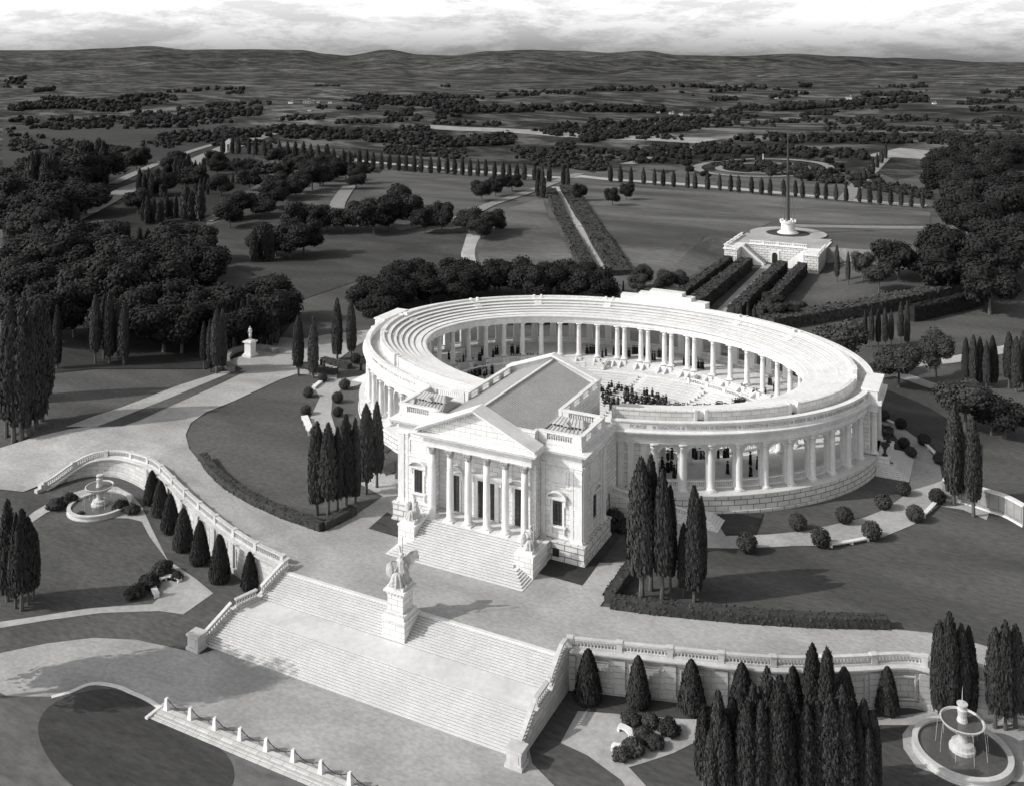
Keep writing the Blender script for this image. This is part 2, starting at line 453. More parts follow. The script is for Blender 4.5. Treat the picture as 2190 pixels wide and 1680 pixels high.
# upper ground
ext = []
r = 190.0
while r < 9500:
    for k in range(110):
        a = 2*pi*k/110+.3*r; x, y = r*cos(a), 60+r*sin(a)
        if y > -100: ext.append((x, y))
    r *= 1.09
g = cdt_sheet([(-9000, -60), (9000, -60), (9000, 9500), (-9000, 9500)], 400, lambda u, v: h_up(u, v), extra=[p for p in ext if p[1] > -59 and abs(p[0]) < 8990 and p[1] < 9490]+
              [(x*7.0+(y % 2)*2.3, -55+y*7.0) for x in range(-26, 27) for y in range(0, 44) if not inside((x*7.0+(y % 2)*2.3, -55+y*7.0), LOW)]+[(p[0], p[1]) for p in LOW if abs(p[0]) < 440 and p[1] > -59]+[(s*(72+k*6), -6.9) for s in (-1, 1) for k in range(60)]+
              [(s*(48+i*2.0)+.3*(j % 2), -12+j*2.0) for s in (-1, 1) for i in range(22) for j in range(17) if not inside((s*(48+i*2.0)+.3*(j % 2), -12+j*2.0), LOW)])
F = []
g2 = MB(); g2.v = g.v
for f in g.f:
    cx = sum(g.v[i][0] for i in f)/len(f); cy = sum(g.v[i][1] for i in f)/len(f)
    if not inside((cx, cy), LOW): g2.f.append(f); g2.uv.append(None); g2.m.append(0 if hypot(cx, cy-60) < 330 else 1)
tag(g2.build('ground', [LAWN, COUNTRY], fix=False), kind='structure')
sheet('garden_lawn', None, LAWN, 0, -4.0, 12, world=LOW[:-4]+[(450, -3), (450, -200), (-450, -200), (-450, -3)])

# forecourt and its lower lawn
KERB = [(60, -35.5), (-13.2, -35.5)]+[tuple(gp(x, y, -4)[:2]) for x, y in [(345, 1512), (315, 1493), (285, 1480), (255, 1467), (215, 1460), (185, 1463), (150, 1478), (110, 1489)]]
kc = [(60, -35.5), (-13.2, -35.5)]+[(p.x, p.y) for p in smooth([(a, b, 0) for a, b in KERB[1:]], 4)][1:]
sheet('lower_lawn', None, LAWNP, 0.03, -4.0, 12, world=kc+[tuple(gp(15, 1495, -4)[:2]), (-140, -40), (-140, -110), (60, -110)])
sheet('forecourt_paving', None, ROAD, .02, -4.0, 10, world=[(-140, -18)]+[tuple(gp(x, y, -4)[:2]) for x, y in [(-60, 1408), (100, 1375), (200, 1363), (290, 1367), (360, 1382), (430, 1398)]]+
      [(-16, -20), (16, -20), (19.4, -25), (24, -27.5), (26, -35.4)]+kc[1:]+[tuple(gp(15, 1488, -4)[:2]), (-140, -36)])
sheet('round_dark_lawn', [(130, 1495), (185, 1478), (240, 1474), (300, 1494), (350, 1528), (392, 1562), (470, 1600), (500, 1650), (470, 1700), (300, 1740), (170, 1690), (110, 1630), (82, 1570), (92, 1525)], LAWND, .06, -4.0, 3, sm_=4)  # darker rounded area within the lower lawn
m = MB()   # moulded kerb with two shallow steps
fr = frames([(a, b, -4) for a, b in kc[1:]]); fr = [(o, n) for o, n in fr]
m.sweep(fr, [(-.1, -.1), (.35, -.1), (.35, .09), (-.1, .09)])
tag(m.build('stone_kerb', STONE, fix=True), kind='structure')
t = thing('chain_wall', (0, -35.4, -4), 'low stepped stone kerb wall carrying the bollards along the forecourt', 'low wall')
m = MB(); L0 = [(60, -35.5, -4), (-16.6, -35.5, -4)]
for d0, d1, z in ((-.9, .0, .22), (0, .45, .16), (.45, .85, .10)): m.sweep(frames(L0), rect(d0, d1, -.4, z))
m.build('coping', GREYASH, t)
m = MB(); m.box(-16.95, -16.6, -36.6, -34.3, -4.2, -3.72); m.build('end_block', STONE, t)
def mk_bollard():
    t = thing('bollard', (0, 0, 0), 'x', 'bollard'); m = MB()
    m.hexa([(-.24, -.24), (.24, -.24), (.24, .24), (-.24, .24)], 0, 1.0, [(-.16, -.16), (.16, -.16), (.16, .16), (-.16, .16)])
    m.build('post', STONE, t)
    m = MB(); m.hexa([(-.19, -.19), (.19, -.19), (.19, .19), (-.19, .19)], 1.0, 1.12, [(-.1, -.1), (.1, -.1), (.1, .1), (-.1, .1)]); m.build('cap', STONE, t)
    return t
BOL = Proto([mk_bollard]); ords = ['first', 'second', 'third', 'fourth', 'fifth', 'sixth', 'seventh', 'last']
bx = [-15.95+3.16*i for i in range(8)]
for i, x in enumerate(bx):
    BOL.put((x, -34.75, -3.78), 0, label='tapered white stone bollard, %s from the left along the chain wall' % ords[i], group='bollards with chains in front of the forecourt')
for i in range(8):
    m = MB(); x0, x1 = bx[i]+.17, bx[i]+2.99
    pts = [(x0+(x1-x0)*k/16, -34.75, -3.78+.92-.5*(1-(2*k/16-1)**2)) for k in range(17)]
    for k in range(16):
        a, b = Vector(pts[k]), Vector(pts[k+1]); d = (b-a)*.1
        m.tube([a-d, a+(b-a)*.5, b+d], [.028, .05, .028] if k % 2 else [.05, .03, .05], 5)
    tag(m.build('hanging_chain', IRON, origin=(x0, -34.75, -3.3)), 'dark iron chain sagging to the right of the %s bollard' % ords[i], 'chain', 'chains between the bollards')

# retaining walls
def ret_wall(name, path, label, z0=-4.15):
    P = [Vector(hup2(p)) for p in path]; fr = frames(P)
    if fr[0][1][1] > 0: fr = frames(P[::-1])
    o = P[0]; t = thing(name, (o.x, o.y, -4), label, 'retaining wall')
    m = MB()
    for (a, n), (b, n2) in zip(fr, fr[1:]):
        for q0, q1 in ((-.35, .35),):
            m.hexa([(a[0]+n[0]*q0, a[1]+n[1]*q0), (a[0]+n[0]*q1, a[1]+n[1]*q1), (b[0]+n2[0]*q1, b[1]+n2[1]*q1), (b[0]+n2[0]*q0, b[1]+n2[1]*q0)], z0, [a[2], a[2], b[2], b[2]])
    m.build('wall_face', GREYASH, t)
    m = MB(); m.sweep(fr, [(-.5, -.02), (.85, -.02), (.85, .12), (-.5, .12)]); m.sweep(fr, [(.352, -.45), (.62, -.28), (.62, -.15), (.75, -.02), (.352, -.02)]); m.build('cornice', GREYST, t)
    m = MB(); fb = [((a[0], a[1], -4), n) for (a, n) in fr if a[2] > -3.2]
    m.sweep(fb, rect(.352, .6, -.2, .6)); m.build('base_course', GREYASH, t)
    # pilasters and panels
    R = resample([f[0] for f in fr], 5.2); FR = frames(R)
    for i, (a, n) in enumerate(FR):
        if a[2] < -.8: continue
        m = MB(); an = math.atan2(n[1], n[0])-pi/2; c = (a[0]+n[0]*.45, a[1]+n[1]*.45)
        for k in range(5): m.obox(c, .62, .12, -3.4+k*.6, -3.4+k*.6+.55, an)
        m.build('pilaster', GREYST, t)
        if i < len(FR)-1 and FR[i+1][0][2] > -.8:
            b, n2 = FR[i+1]; mid = [(a[k]+b[k])/2 for k in (0, 1)]; nn = ((n[0]+n2[0])/2, (n[1]+n2[1])/2); dx = hypot(b[0]-a[0], b[1]-a[1])
            m = MB(); c = (mid[0]+nn[0]*.38, mid[1]+nn[1]*.38); an = math.atan2(nn[1], nn[0])-pi/2; hw = dx/2-1.0
            tx, ty = cos(an), sin(an)
            m.obox(c, hw, .08, -3.05, -2.9, an); m.obox(c, hw, .08, -.85, -.7, an)
            for s in (-1, 1): m.obox((c[0]+tx*s*(hw-.07), c[1]+ty*s*(hw-.07)), .07, .08, -2.9, -.85, an)
            m.build('panel_frame', GREYST, t)
    balustrade(t, [(f[0][0], f[0][1], f[0][2]+.12) for f in fr], 1.05, 5.2, mat=GREYST)
    return t
tl = ret_wall('retaining_wall', wl, 'long curved white retaining wall with balustrade sweeping round the left fountain')
p, q = wl[-1], wl[-2]; m = MB(); a = math.atan2(p.y-q.y, p.x-q.x)
m.obox((p.x+cos(a)*.3, p.y+sin(a)*.3), .5, .42, -4.2, h_up(p.x, p.y)+1.0, a); m.obox((p.x+cos(a)*1.0, p.y+sin(a)*1.0), .4, .36, -4.2, h_up(p.x, p.y)+.45, a)
m.build('end_scroll', GREYST, tl)
ret_wall('retaining_wall', wr, 'long white retaining wall with balustrade behind the dark cypresses at lower right')

# grand stairs
def wlft(v): return -17.5+.29*(v+15.2) if v < -15.2 else -17.5
def wrgt(v): return 17.5
st = thing('grand_stairs', (0, -25, -4), 'very wide white double flight of steps descending from the plaza to the forecourt', 'staircase')
def flight(v0, z0, n, tr, ri):
    m = MB()
    for i in range(n):
        va, vb = v0-tr*i, v0-tr*(i+1); z = z0-ri*(i+1)
        m.hexa([(wlft(vb), vb), (wrgt(vb), vb), (wrgt(va), va+.01), (wlft(va), va+.01)], -4.2, z)
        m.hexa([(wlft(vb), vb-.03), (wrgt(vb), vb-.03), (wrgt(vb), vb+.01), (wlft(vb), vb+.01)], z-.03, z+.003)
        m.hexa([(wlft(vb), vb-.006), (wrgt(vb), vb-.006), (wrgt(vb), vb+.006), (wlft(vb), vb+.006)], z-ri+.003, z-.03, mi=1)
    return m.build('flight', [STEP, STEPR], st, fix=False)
m = MB(); m.box(-17.5, 17.5, -15.26, -14.85, -.3, .115); m.build('top_kerb', STEP, st)
flight(-15.2, 0.15, 12, .25, .15); m = MB()
m.hexa([(wlft(-21.45), -21.45), (17.5, -21.45), (17.5, -18.2), (wlft(-18.2), -18.2)], -4.2, -1.8); m.build('landing', FLOORM, st)
flight(-21.45, -1.8+.146, 15, .245, .146)
for s in (-1, 1):
    X = (lambda v: wlft(v)-.42) if s < 0 else (lambda v: 17.95)
    prof = [(-13.7, 0), (-15.2, 0), (-18.2, -1.8), (-21.45, -1.8), (-25.1, -4.0)]
    m = MB()
    for (va, za), (vb, zb) in zip(prof, prof[1:]):
        m.hexa([(X(vb)-.38, vb), (X(vb)+.38, vb), (X(va)+.38, va), (X(va)-.38, va)], -4.2, [zb+.25, zb+.25, za+.25, za+.25])
    m.build('cheek_wall', GREYASH, st)
    for k in ((0, 2), (2, 3), (3, 4)):
        pts = [(X(v), v, z+.25) for v, z in prof[k[0]:k[1]+1]]
        balustrade(st, pts, 1.0, 3.6, ends=False, mat=GREYST)
    v = -25.8; x = -20.9 if s < 0 else 18.2
    m = MB(); m.obox((x, v), .88, .75, -4.1, -3.65); m.obox((x, v), .74, .62, -3.65, -2.5); m.obox((x, v), .86, .74, -2.5, -2.25)
    m.obox((x, v), .48, .66, -3.45, -2.7)
    m.build('end_pedestal', GREYST, st)

# upper drives and plaza (pixel outlines measured on the picture, laid on the ground)
edge = [(p.x+0*p.y, p.y) for p in wl]
def px2w(L, zf=h_up): return [tuple(gp(x, y, zf)[:2]) for x, y in L]
plz = [(wl[i].x, wl[i].y+.3) for i in range(len(wl))]
main = px2w([(500, 1052), (440, 1003), (405, 960), (397, 930), (408, 905), (440, 882), (500, 858), (600, 812), (636, 800), (720, 812), (724, 770), (760, 742), (796, 722), (790, 706), (700, 716), (640, 727), (610, 722),
             (560, 727), (500, 738), (484, 752), (486, 775), (520, 790), (470, 820), (380, 862), (300, 898), (262, 908), (150, 918), (60, 940), (-60, 975)])
sheet('plaza_and_drive', None, ROAD, .09, h_up, 2.2, world=[(-17.4, -15.2), (17.4, -15.2)]+[(p.x, p.y) for p in wr]+px2w([(2190, 1455), (2190, 1405), (2015, 1356), (1900, 1345), (1600, 1331), (1400, 1311), (1283, 1297), (1352, 1203)])+
      [(14, 3), (14, 12), (9, 18), (-9, 18), (-12, 14), (-20, 12)]+px2w([(820, 1060), (800, 1075), (755, 1105), (690, 1138), (600, 1100)])+main+px2w([(-60, 1040), (50, 1052), (80, 1040)])+[(p.x, p.y) for p in reversed(wl)])
sheet('grass_strip', [(262, 912), (300, 899), (380, 862), (470, 822), (528, 794), (498, 796), (380, 845), (260, 893), (208, 913)], LAWN, .13, h_up, 5)
sheet('pavement', [(208, 913), (260, 893), (380, 845), (498, 796), (478, 795), (380, 826), (260, 872), (140, 914)], PATH, .15, h_up, 5)
sheet('entrance_bed', [(1140, 1200), (1148, 1226), (1245, 1253), (1322, 1150), (1320, 1130), (1250, 1190)], LAWND, .13, h_up, 4)
sheet('entrance_bed', [(788, 1131), (862, 1153), (868, 1120), (835, 1100), (828, 1096)], LAWND, .13, h_up, 4)
sheet('garden_path', [(668, 822), (720, 812), (778, 803), (790, 815), (760, 826), (728, 834), (711, 858), (708, 885), (716, 912), (724, 935), (738, 965), (790, 1010), (845, 1015), (845, 1055), (820, 1062), (760, 1030), (700, 985), (672, 930), (664, 893), (684, 850)], PATH, .07, h_up, 4)
for q in ([(818, 1000), (845, 985), (845, 1010), (825, 1018)], [(818, 940), (845, 930), (846, 955), (824, 970)]): sheet('grass_diamond', q, LAWND, .12, h_up, 4)
sheet('garden_path', [(1380, 1172), (1516, 1172), (1590, 1173), (1700, 1167), (1790, 1167), (1885, 1150), (1955, 1121), (2008, 1082), (2060, 1090), (2110, 1112), (2120, 1085), (2040, 1055), (2018, 1040), (2010, 992), (1976, 948), (1916, 904), (1872, 880), (1868, 895), (1900, 915), (1940, 965), (1950, 1000), (1945, 1040), (1930, 1062), (1895, 1088), (1850, 1106), (1725, 1135), (1640, 1143), (1552, 1146), (1522, 1100), (1470, 1095), (1440, 1130)], PATH, .06, h_up, 4)
sheet('podium_bed', [(1522, 1098), (1633, 1098), (1616, 1142), (1552, 1144)], LAWND, .10, h_up, 4)
# lower gardens
sheet('garden_path', [(50, 1112), (75, 1092), (118, 1068), (150, 1055), (200, 1040), (250, 1040), (280, 1055), (303, 1082), (325, 1130), (358, 1196), (417, 1236), (456, 1268), (392, 1313), (340, 1306), (218, 1310), (106, 1325), (-60, 1352),
      (-60, 1338), (90, 1316), (190, 1300), (326, 1291), (341, 1277), (328, 1258), (335, 1245), (382, 1236), (378, 1221), (352, 1190), (320, 1147), (303, 1115), (275, 1108), (170, 1106), (135, 1085), (100, 1095), (60, 1122)], PATH, .04, -4.0, 5)
sheet('garden_path', [(1236, 1520), (1292, 1524), (1440, 1536), (1560, 1541), (1700, 1541), (1870, 1534), (1940, 1528), (2000, 1518), (2080, 1512), (2190, 1540), (2190, 1672), (2020, 1660), (1960, 1640), (1932, 1600), (1930, 1570), (1945, 1550), (1870, 1550), (1700, 1562), (1560, 1565), (1500, 1580), (1440, 1610), (1380, 1630), (1345, 1640), (1400, 1700), (1350, 1700), (1329, 1668), (1257, 1615), (1199, 1588)], PATH, .04, -4.0, 5)
# middle distance paths and drives
sheet('curved_drive', [(1005, 489), (1034, 491), (1020, 520), (1015, 545), (1022, 585), (992, 585), (986, 545), (990, 512)], PATH, .06, h_up, 6, sm_=2)
stroke('straight_alley_path', [(1188, 400), (1215, 450), (1250, 515), (1282, 570), (1310, 622)], (3.6, 2.6), PATH, .06)
stroke('fort_path', [(1642, 566), (1600, 608), (1560, 648), (1520, 688)], 2.2, PATH, .06)
stroke('fort_drive', [(1700, 483), (1730, 484), (1800, 485), (1900, 487), (2045, 487)], 5.5, ROADF, .08)
stroke('fort_drive', [(1735, 528), (1755, 532), (1810, 535), (1860, 540), (1905, 545)], 5.5, ROADF, .08)
stroke('avenue_drive', [(620, 325), (700, 336), (800, 348), (920, 358), (1050, 370), (1190, 380), (1240, 378)], 8, PATH, .12)
stroke('avenue_drive', [(1215, 374), (1300, 384), (1450, 394), (1600, 407), (1750, 422), (1880, 434), (1980, 442)], 8, PATH, .12)
stroke('winding_road', [(1240, 372), (1180, 393), (1120, 415), (1050, 438), (1020, 452), (980, 468), (900, 482), (850, 492)], 5, ROADF, .25)
stroke('winding_road', [(1020, 455), (1030, 470), (1022, 490)], 5, ROADF, .12)
stroke('winding_road', [(440, 474), (500, 450), (560, 428), (612, 412)], (6, 8), ROADF, .3)
stroke('winding_road', [(748, 398), (732, 420), (720, 445), (724, 470)], 6, ROADF, .3)
stroke('western_road', [(10, 540), (120, 485), (230, 430), (340, 383), (440, 338), (520, 305), (610, 272)], (7, 16), ROADF, .4)
stroke('western_road', [(240, 395), (340, 350), (430, 318), (500, 300)], 5, ROADF, .4)
stroke('eastern_avenue', [(1900, 328), (1870, 360), (1835, 395), (1808, 428)], (7, 6), ROADF, .15)
oval = [(1632+142*cos(2*pi*k/24), 360+19*sin(2*pi*k/24)) for k in range(25)]
stroke('oval_drive', oval, 5, ROADF, .3)
stroke('oval_drive', [(1632+95*cos(2*pi*k/24), 361+11*sin(2*pi*k/24)) for k in range(25)], 4, ROADF, .3)
stroke('distant_road', [(1340, 352), (1420, 330), (1500, 312), (1560, 306)], 9, ROADF, .2)
for a in ([(905, 271), (980, 276), (1060, 279), (1150, 284), (1240, 291)], [(1240, 291), (1330, 296), (1420, 298), (1515, 303)]): stroke('sandy_reach', a, (26, 30), RAND, .3)
stroke('sandy_reach', [(1885, 326), (1960, 331), (2045, 338)], (44, 30), RAND, .3)
stroke('right_drive', [(1862, 806), (1915, 800), (1990, 824), (2080, 850), (2190, 895)], 3.4, PATH, .07)
stroke('right_drive', [(1880, 790), (1960, 778), (2060, 766), (2190, 738)], 3.6, PATH, .08)
# open lawns of another colour
sheet('rough_meadow', [(6, 760), (6, 255), (420, 262), (560, 268), (600, 290), (540, 330), (560, 390), (440, 470), (455, 560), (470, 640), (640, 672), (590, 735), (440, 790), (200, 790), (100, 800)], HEATH, .12, h_up, 9)
sheet('open_lawn', [(1235, 395), (1400, 396), (1600, 416), (1880, 442), (1990, 455), (1990, 480), (1740, 480), (1650, 476), (1560, 520), (1460, 600), (1340, 600), (1300, 545), (1262, 470)], LAWNL, .1, h_up, 4)
sheet('open_lawn', [(1040, 460), (1160, 425), (1175, 470), (1230, 560), (1100, 575), (1030, 580), (1022, 545), (1045, 500)], LAWNL, .1, h_up, 4)
sheet('open_lawn', [(450, 482), (620, 418), (720, 480), (870, 500), (1000, 495), (985, 545), (985, 580), (800, 590), (650, 640), (480, 560)], LAWND, .1, h_up, 4)
# ================================================================== temple
T = thing('memorial_temple', (0, 6, 0), 'white marble temple hall with six column portico, pediment and grey ribbed gable roof', 'temple')
def part(name, mat, m, parent=T, **k): return m.build(name, mat, parent, **k)
# rusticated basement
m = MB()
for s in (-1, 1):
    x0, x1 = sorted((s*7.65, s*13.7))
    m.box(x0, x1, 1.5, 10.5, -.1, .35); m.box(min(x0, x1)+(.0 if s > 0 else .12), max(x0, x1)-(.12 if s > 0 else .0), 1.62, 10.4, .35, 2.2); m.box(x0, x1, 1.5, 10.5, 2.2, 2.4)
m.box(-7.64, 7.64, .2, 2.3, -.1, 2.58); m.box(-7.2, 7.2, 10.5, 23.4, -.1, 2.4); m.box(-11.5, 11.5, 10.51, 18.5, -.1, 2.38)
part('basement', RUST, m)
m = MB(); m.box(-6.94, 6.94, -1.0, .2, 2.3, 2.604); m.box(-7.64, 7.64, .2, 2.5, 2.58, 2.6)
part('portico_floor', FLOORM, m)
# walls
m = MB()
for s in (-1, 1):
    x0, x1 = sorted((s*7.6, s*13.05)); m.box(x0, x1, 2.2, 9.9, 2.4, 11.6)
    x0, x1 = sorted((s*6.95, s*7.6)); m.box(x0, x1, .75, 3.2, 2.6, 11.6)
m.box(-6.95, 6.95, 2.55, 3.2, 2.6, 11.6)
part('wall', ASHLAR, m)
m = MB(); m.box(-7.1, 7.1, 9.9, 23.2, 2.4, 13.2); m.box(-11.4, -7.1, 9.9, 18.4, 2.39, 11.2); m.box(7.1, 11.4, 9.9, 18.4, 2.39, 11.2); part('rear_hall_wall', ASHLAR, m)
for s in (-1, 1):   # channelled antae beside the portico
    m = MB()
    for k in range(14): m.box(*sorted((s*6.9, s*7.66)), .68, 1.3, 2.62+k*.64, 2.62+k*.64+.6)
    part('anta', STONE, m)
for z in range(0, 13):    # channelled courses on the porch wall
    pass
for x0, x1 in ((-6.9, -5.6), (-3.6, -1.9), (1.9, 3.6), (5.6, 6.9)):
    m = MB()
    for k in range(16): m.box(x0, x1, 2.47, 2.56, 2.66+k*.55, 2.66+k*.55+.49)
    part('channelled_courses', STONE, m)
# pilasters
def pilaster(x, y, hx, hy, z0=2.4, z1=11.6):
    m = MB(); m.box(x-hx-.1, x+hx+.1, y-hy-.1, y+hy+.1, z0, z0+.3); m.box(x-hx, x+hx, y-hy, y+hy, z0+.3, z1-.55)
    m.box(x-hx-.07, x+hx+.07, y-hy-.07, y+hy+.07, z1-.62, z1-.5); m.box(x-hx-.12, x+hx+.12, y-hy-.12, y+hy+.12, z1-.3, z1-.003)
    m.box(x-hx-.02, x+hx+.02, y-hy-.02, y+hy+.02, z1-.5, z1-.3)
    part('pilaster', STONE, m)
for s in (-1, 1):
    pilaster(s*12.62, 2.25, .46, .14); pilaster(s*11.75, 2.24, .2, .09); pilaster(s*7.95, 2.25, .3, .14)
    pilaster(s*13.1, 2.8, .14, .42); pilaster(s*13.1, 9.3, .14, .46); pilaster(s*13.08, 3.7, .09, .2); pilaster(s*13.08, 8.3, .09, .2)
# entablature
def ring_boxes(m, pts, prof, mi=0):
    fr = []
    n = len(pts)
    for i in range(n):
        p0, p1, p2 = Vector(pts[i-1]), Vector(pts[i]), Vector(pts[(i+1) % n])
        d1 = (p1-p0).normalized(); d2 = (p2-p1).normalized(); n1 = Vector((d1.y, -d1.x)); n2 = Vector((d2.y, -d2.x))
        b = n1+n2; b = b/(b.dot(n1)); fr.append(((p1.x, p1.y, 0), (b.x, b.y)))
    m.sweep(fr, prof, loop=True, caps=False)
out = [(-13.05, 2.2), (-7.6, 2.2), (-7.6, -.45), (7.6, -.45), (7.6, 2.2), (13.05, 2.2), (13.05, 9.9), (-13.05, 9.9)]
m = MB(); ring_boxes(m, out, [(-.6, 11.6), (.02, 11.6), (.02, 12.0), (.07, 12.03), (.07, 12.3), (-.6, 12.3)]); part('architrave', STONE, m)
m = MB(); ring_boxes(m, out, [(-.6, 12.3), (.0, 12.3), (.0, 12.72), (.22, 12.74), (.22, 12.95), (-.6, 12.95)]); part('frieze', STONE, m)
m = MB(); ring_boxes(m, out, [(-.6, 12.95), (.3, 12.95), (.85, 13.02), (.92, 13.2), (1.0, 13.3), (-.6, 13.42)]); part('cornice', STONE, m)
m = MB()
for (a, b) in zip(out, out[1:]+out[:1]):
    a, b = Vector(a), Vector(b); l = (b-a).length; d = (b-a)/l; nn = Vector((d.y, -d.x)); k = int(l/.42)
    if abs(a.y-9.9) < .1 and abs(b.y-9.9) < .1: continue
    for i in range(k+1):
        p = a+d*(l*i/k)+nn*.34; m.obox((p.x, p.y), .11, .14, 12.74, 12.949, math.atan2(d.y, d.x))
part('dentils', STONE, m)['kind'] = 'stuff'
m = MB(); m.box(-7.5, 7.5, -.35, 2.5, 11.75, 13.1); m.box(-12.9, 12.9, 2.5, 9.7, 12.6, 13.3); part('ceiling_slab', STONE, m)
# columns
def col_prof(h, r, base=.45, cap=.95):
    P = [(r*1.38, 0), (r*1.38, .14), (r*1.2, .16), (r*1.35, .24), (r*1.32, .32), (r*1.12, .36), (r*1.18, .42), (r, base)]
    for k in range(1, 6): t = k/5; P.append((r*(1-.15*t**1.6), base+(h-base-cap)*t))
    return P
def acanthus(m, c, r, z0, z1):
    h = z1-z0; m.lathe((c[0], c[1], z0), [(r*.88, -.02), (r*.98, .0), (r*.98, .06), (r*.86, .08), (r*.88, h*.5), (r*1.0, h*.78), (r*1.2, h*.86)], 14)
    for row, (zz, n, ph) in enumerate(((.08, 8, 0), (.36, 8, pi/8))):
        for k in range(n):
            a = 2*pi*k/n+ph; ca, sa = cos(a), sin(a)
            pts = [(r*.92, zz*h), (r*1.06, (zz+.2)*h), (r*1.3, (zz+.34)*h), (r*1.34, (zz+.27)*h)]
            for (ra, za), (rb, zb) in zip(pts, pts[1:]):
                w = .3*r; tx, ty = -sa*w, ca*w
                m.mesh([(c[0]+ra*ca-tx, c[1]+ra*sa-ty, z0+za), (c[0]+ra*ca+tx, c[1]+ra*sa+ty, z0+za), (c[0]+rb*ca+tx*.7, c[1]+rb*sa+ty*.7, z0+zb), (c[0]+rb*ca-tx*.7, c[1]+rb*sa-ty*.7, z0+zb),
                        (c[0]+(ra-.05)*ca-tx, c[1]+(ra-.05)*sa-ty, z0+za), (c[0]+(ra-.05)*ca+tx, c[1]+(ra-.05)*sa+ty, z0+za)], [(0, 1, 2, 3), (3, 2, 5, 4)])
    for k in range(4):
        a = pi/4+k*pi/2; ca, sa = cos(a), sin(a); m.tube([(c[0]+r*ca, c[1]+r*sa, z0+h*.6), (c[0]+r*1.35*ca, c[1]+r*1.35*sa, z0+h*.8), (c[0]+r*1.5*ca, c[1]+r*1.5*sa, z0+h*.72)], [.07, .09, .07], 5)
    m.obox(c, r*1.28, r*1.28, z1-.13, z1, 0)
for x in (-6.5, -3.9, -1.3, 1.3, 3.9, 6.5):
    m = MB(); m.lathe((x, 0, 2.6), col_prof(9.0, .46, .45, 1.05), 24); c = m.build('column', STONE, T, smooth=False)
    for p in c.data.polygons: p.use_smooth = abs(p.normal.z) < .3
    m = MB(); acanthus(m, (x, 0), .40, 10.58, 11.598); m.build('capital', STATUE, c); m = MB(); m.obox((x, 0), .68, .68, 2.6, 2.78); m.build('plinth', STONE, c)
# pediment
m = MB(); ZA, ZB = 17.0, 13.44
sl = (ZA-ZB)/8.3
m.mesh([(-7.6, -.42, 13.42), (7.6, -.42, 13.42), (0, -.42, 13.42+7.6*sl), (-7.6, 2.2, 13.42), (7.6, 2.2, 13.42), (0, 2.2, 13.42+7.6*sl)], [(0, 1, 2), (5, 4, 3), (0, 3, 4, 1), (1, 4, 5, 2), (2, 5, 3, 0)])
part('tympanum', ASHLAR, m)
for s in (-1, 1):
    m = MB()
    for y0, y1, dz0, dz1 in ((-.75, 1.3, -.02, .22), (-1.25, 1.32, .22, .44), (-1.4, 1.34, .44, .56)):
        m.mesh([(s*8.45, y0, 13.3+dz0), (0, y0, ZA+dz0-.1), (0, y0, ZA+dz1-.1), (s*8.45, y0, 13.3+dz1), (s*8.45, y1, 13.3+dz0), (0, y1, ZA+dz0-.1), (0, y1, ZA+dz1-.1), (s*8.45, y1, 13.3+dz1)],
               [(0, 1, 2, 3), (7, 6, 5, 4), (0, 4, 5, 1), (3, 2, 6, 7), (0, 3, 7, 4), (1, 5, 6, 2)])
    n = 20
    for k in range(n):
        x = s*(.3+7.6*k/n); z = ZA-.1-abs(x)*sl; m.box(x-.1, x+.1, -.70, -.43, z-.24, z-.04)
    part('raking_cornice', STONE, m)
# attic, parapets
def wall_run(pts, z0, z1, th, name='parapet', cap=True, openw=(), closed=False, mat=STONE):
    m = MB(); fr = []
    n = len(pts)
    for i in range(n):
        p1 = Vector(pts[i]); d1 = (p1-Vector(pts[i-1])).normalized() if i else None; d2 = (Vector(pts[i+1])-p1).normalized() if i < n-1 else None
        d1 = d1 or d2; d2 = d2 or d1; n1 = Vector((-d1.y, d1.x)); n2 = Vector((-d2.y, d2.x)); b = n1+n2; b = b/b.dot(n1); fr.append(((p1.x, p1.y, 0), (b.x, b.y)))
    if cap: m.sweep(fr, rect(-th/2, th/2, z0, z1-.18)); m.sweep(fr, rect(-th/2-.08, th/2+.08, z1-.18, z1))
    else: m.sweep(fr, rect(-th/2, th/2, z0, z1))
    return part(name, mat, m)
def balpanel(x0, y0, x1, y1, z0, z1, th=.3):
    d = Vector((x1-x0, y1-y0)); l = d.length; a = math.atan2(d.y, d.x); n = int(l/.3); m = MB()
    for i in range(n):
        p = (x0+d.x*(i+.5)/n, y0+d.y*(i+.5)/n); m.lathe((p[0], p[1], z0), [(r*1.15, z*(z1-z0)/.66) for r, z in BPROF], 6, cap=False)
    part('baluster_panel', STONE, m)
def parapet(a, b, wins, z0=13.9, z1=15.2, th=.42):
    """straight parapet from a to b with baluster openings at the given fractions"""
    ax, ay = a; bx_, by = b; l = hypot(bx_-ax, by-ay); dx, dy = (bx_-ax)/l, (by-ay)/l; an = math.atan2(dy, dx); m = MB()
    def seg(s0, s1, za, zb, e=0): m.obox((ax+dx*(s0+s1)/2, ay+dy*(s0+s1)/2), (s1-s0)/2, th/2+e, za, zb, an)
    seg(0, l, z0, z0+.28); seg(0, l, z1-.2, z1, .07); s = 0
    for f0, f1 in wins:
        seg(s, f0*l, z0+.28, z1-.2, .03); s = f1*l
        balpanel(ax+dx*f0*l, ay+dy*f0*l, ax+dx*f1*l, ay+dy*f1*l, z0+.28, z1-.2)
    seg(s, l, z0+.28, z1-.2, .03); part('parapet', STONE, m)
m = MB()
for s in (-1, 1):
    m.box(*sorted((s*7.2, s*13.0)), 2.25, 9.85, 13.3, 13.9)
m.box(-7.2, 7.2, 1.36, 23.2, 13.2, 13.9)
part('blocking_course', ASHLAR, m)
